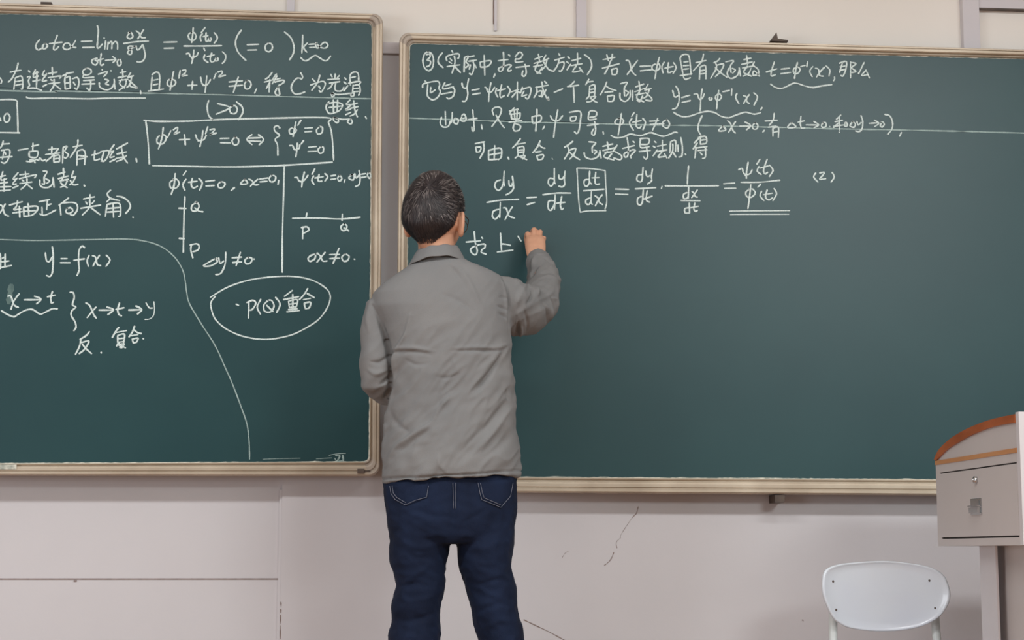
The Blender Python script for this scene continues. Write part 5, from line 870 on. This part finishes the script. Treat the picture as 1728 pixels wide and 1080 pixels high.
# wooden table edge
ZW0 = ZT; ZW1 = 1.0406
box('table_board', PXX - 0.002, XE, YF + 0.002, YB + 0.002, ZW0, ZW1 + 0.001, M['wood_pale'], pod, 0.001)
outer = [(-0.4446, 1.0462), (-0.4856, 1.069), (-0.5639, 1.089), (-0.6395, 1.1012), (-0.7314, 1.1108), (-0.8383, 1.1176), (-0.9409, 1.1198), (-1.0561, 1.1191)]
inner_ = [(-0.4612, 1.0422), (-0.549, 1.0653), (-0.6463, 1.0799), (-0.7393, 1.091), (-0.865, 1.0998), (-0.9753, 1.101), (-1.0541, 1.1)]
oc = catmull(outer, 5); ic = catmull(inner_, 5)
oc = [(min(max(y, YF + 0.0045), YB + 0.004), z) for y, z in oc]; ic = [(min(max(y, YF + 0.0045), YB), z) for y, z in ic]
ic[0] = (YB - 0.004, ZW1 + 0.001)
prism('wing_panel', ic + [(YF + 0.0045, ZW1 + 0.001)], 'yz', PXX + 0.002, PXX + 0.018, M['podium'], pod)
bm = bmesh.new(); n = 40
def samp(c, k):
    t = k / n * (len(c) - 1); i = min(int(t), len(c) - 2); f = t - i
    return (c[i][0] + (c[i + 1][0] - c[i][0]) * f, c[i][1] + (c[i + 1][1] - c[i][1]) * f)
rows = []
for k in range(n + 1):
    a, b = samp(oc, k), samp(ic, k)
    rows.append([bm.verts.new((x, y, z)) for x, (y, z) in ((PXX - 0.003, b), (PXX - 0.003, a), (PXX + 0.022, a), (PXX + 0.022, b))])
for u, v in zip(rows, rows[1:]):
    for i in range(4): bm.faces.new((u[i], u[(i + 1) % 4], v[(i + 1) % 4], v[i]))
bm.faces.new(rows[0]); bm.faces.new(rows[-1][::-1])
o = from_bm('curved_edge', bm, M['wood']); keep(o, pod); tag(o, 'orange wooden edging bent along the curved top')
box('front_panel', PXX - 0.001, XE, YF - 0.016, YF + 0.004, ZB, 1.1239, M['podium_lit'], pod, 0.001)
# narrower base with a corner post and a recessed panel
BX = 1.535
ypa, ypb, ypc = -0.6321, -0.745, YF + 0.02
box('base_post', BX, BX + 0.006, ypb, ypa, 0.0, ZB, M['podium_lit'], pod, 0.001)
box('base_panel', BX + 0.03, XE - 0.05, ypc, ypa - 0.002, 0.0, ZB, M['podium'], pod)

# ------------------------------------------------------------------ chair
YC = -0.36
chair = thing('chair', (1.3592, -0.42, 0), 'pale white plastic chair with rounded backrest standing below the right board', 'chair')
out = [(1.3454, 0.7776), (1.2853, 0.774), (1.2367, 0.7685), (1.2009, 0.7559), (1.1886, 0.7316), (1.1887, 0.691), (1.2033, 0.6535), (1.2187, 0.6278), (1.2361, 0.6145), (1.2695, 0.6005), (1.3402, 0.5919), (1.4081, 0.5939), (1.4644, 0.6062), (1.5058, 0.6311), (1.527, 0.664), (1.5328, 0.6907), (1.5288, 0.7164), (1.5182, 0.741), (1.4919, 0.7599), (1.447, 0.7709), (1.3908, 0.7772)]
oc = [np.array(p) for p in catmull(out, 4, True)]
cen = np.mean(np.array(oc), axis=0); hw = 0.17
bm = bmesh.new()
def bend(x): return YC - 0.045 * ((x - cen[0]) / hw) ** 2
def ring_at(s, dy): 
    r = []
    for p in oc:
        q = cen + (p - cen) * s; r.append(bm.verts.new((q[0], bend(q[0]) + dy, q[1])))
    return r
levels = [(0.02, 0.0), (0.25, 0.0), (0.5, 0.0), (0.75, 0.0), (0.90, -0.0005), (0.94, -0.003), (0.965, -0.0045), (0.985, -0.004), (1.0, 0.0), (1.0, 0.008), (0.985, 0.011), (0.95, 0.010), (0.92, 0.008), (0.5, 0.008), (0.02, 0.008)]
R_ = [ring_at(s, d) for s, d in levels]
for u, v in zip(R_, R_[1:]):
    for i in range(len(u)): bm.faces.new((u[i], u[(i + 1) % len(u)], v[(i + 1) % len(u)], v[i]))
bm.faces.new(R_[0][::-1]); bm.faces.new(R_[-1])
back = from_bm('backrest', bm, M['plastic'], None, True); keep(back, chair)
for x, z in [(1.2194, 0.7241), (1.4832, 0.7261), (1.2266, 0.6495), (1.495, 0.6537)]:
    bm = bmesh.new(); bmesh.ops.create_uvsphere(bm, u_segments=14, v_segments=8, radius=0.0032)
    for v in bm.verts: v.co.y *= 0.5
    rv = from_bm('rivet', bm, M['dark'], None, True); rv.location = (x + 0.001, bend(x) - 0.0005, z); keep(rv, back)
# tubular frame: uprights run behind the backrest down to the rear legs
xl, xr = 1.2275, 1.5094
SEAT_Z = 0.43
for s, xx in ((-1, xl), (1, xr)):
    tilt = 0.006 * s
    bm = bmesh.new()
    pts = [(xx - tilt * 2.5 - s * 0.02, YC + 0.004, 0.745), (xx - tilt, YC + 0.006, 0.69), (xx, YC + 0.008, 0.58), (xx + tilt, YC - 0.02, 0.47), (xx + tilt, YC + 0.0, 0.40), (xx + s * 0.02, YC + 0.10, 0.0125)]
    add_tube(bm, catmull(pts, 6), 0.0115, 14)
    o = from_bm('rear_leg', bm, M['tube'], None, True); keep(o, chair)
    bm = bmesh.new()
    pts = [(xx + tilt, YC - 0.01, 0.412), (xx + tilt, YC - 0.20, 0.408), (xx + tilt, YC - 0.34, 0.405), (xx + tilt + s * 0.005, YC - 0.375, 0.36), (xx + s * 0.02, YC - 0.40, 0.0125)]
    add_tube(bm, catmull(pts, 6), 0.0115, 14)
    o = from_bm('front_leg', bm, M['tube'], None, True); keep(o, chair)
bm = bmesh.new(); seat = []
cx = (xl + xr) / 2
for s, dz in ((0.02, 0.0), (0.6, 0.0), (0.9, 0.004), (1.0, 0.0), (1.0, -0.010), (0.95, -0.012), (0.02, -0.010)):
    r = []
    for k in range(48):
        a = k * 2 * PI / 48; ca, sa = math.cos(a), math.sin(a)
        x = cx + 0.172 * s * math.copysign(abs(ca) ** 0.6, ca); y = YC - 0.20 + 0.185 * s * math.copysign(abs(sa) ** 0.6, sa)
        r.append(bm.verts.new((x, y, SEAT_Z + dz - 0.008 * s * sa * 0)))
    seat.append(r)
for u, v in zip(seat, seat[1:]):
    for i in range(48): bm.faces.new((u[i], u[(i + 1) % 48], v[(i + 1) % 48], v[i]))
bm.faces.new(seat[0][::-1]); bm.faces.new(seat[-1])
o = from_bm('seat', bm, M['plastic'], None, True); keep(o, chair)
bm = bmesh.new(); add_tube(bm, [(xl - 0.012, YC + 0.05, 0.2), (xr + 0.012, YC + 0.05, 0.2)], 0.009, 12)
o = from_bm('stretcher', bm, M['tube'], None, True); keep(o, chair)
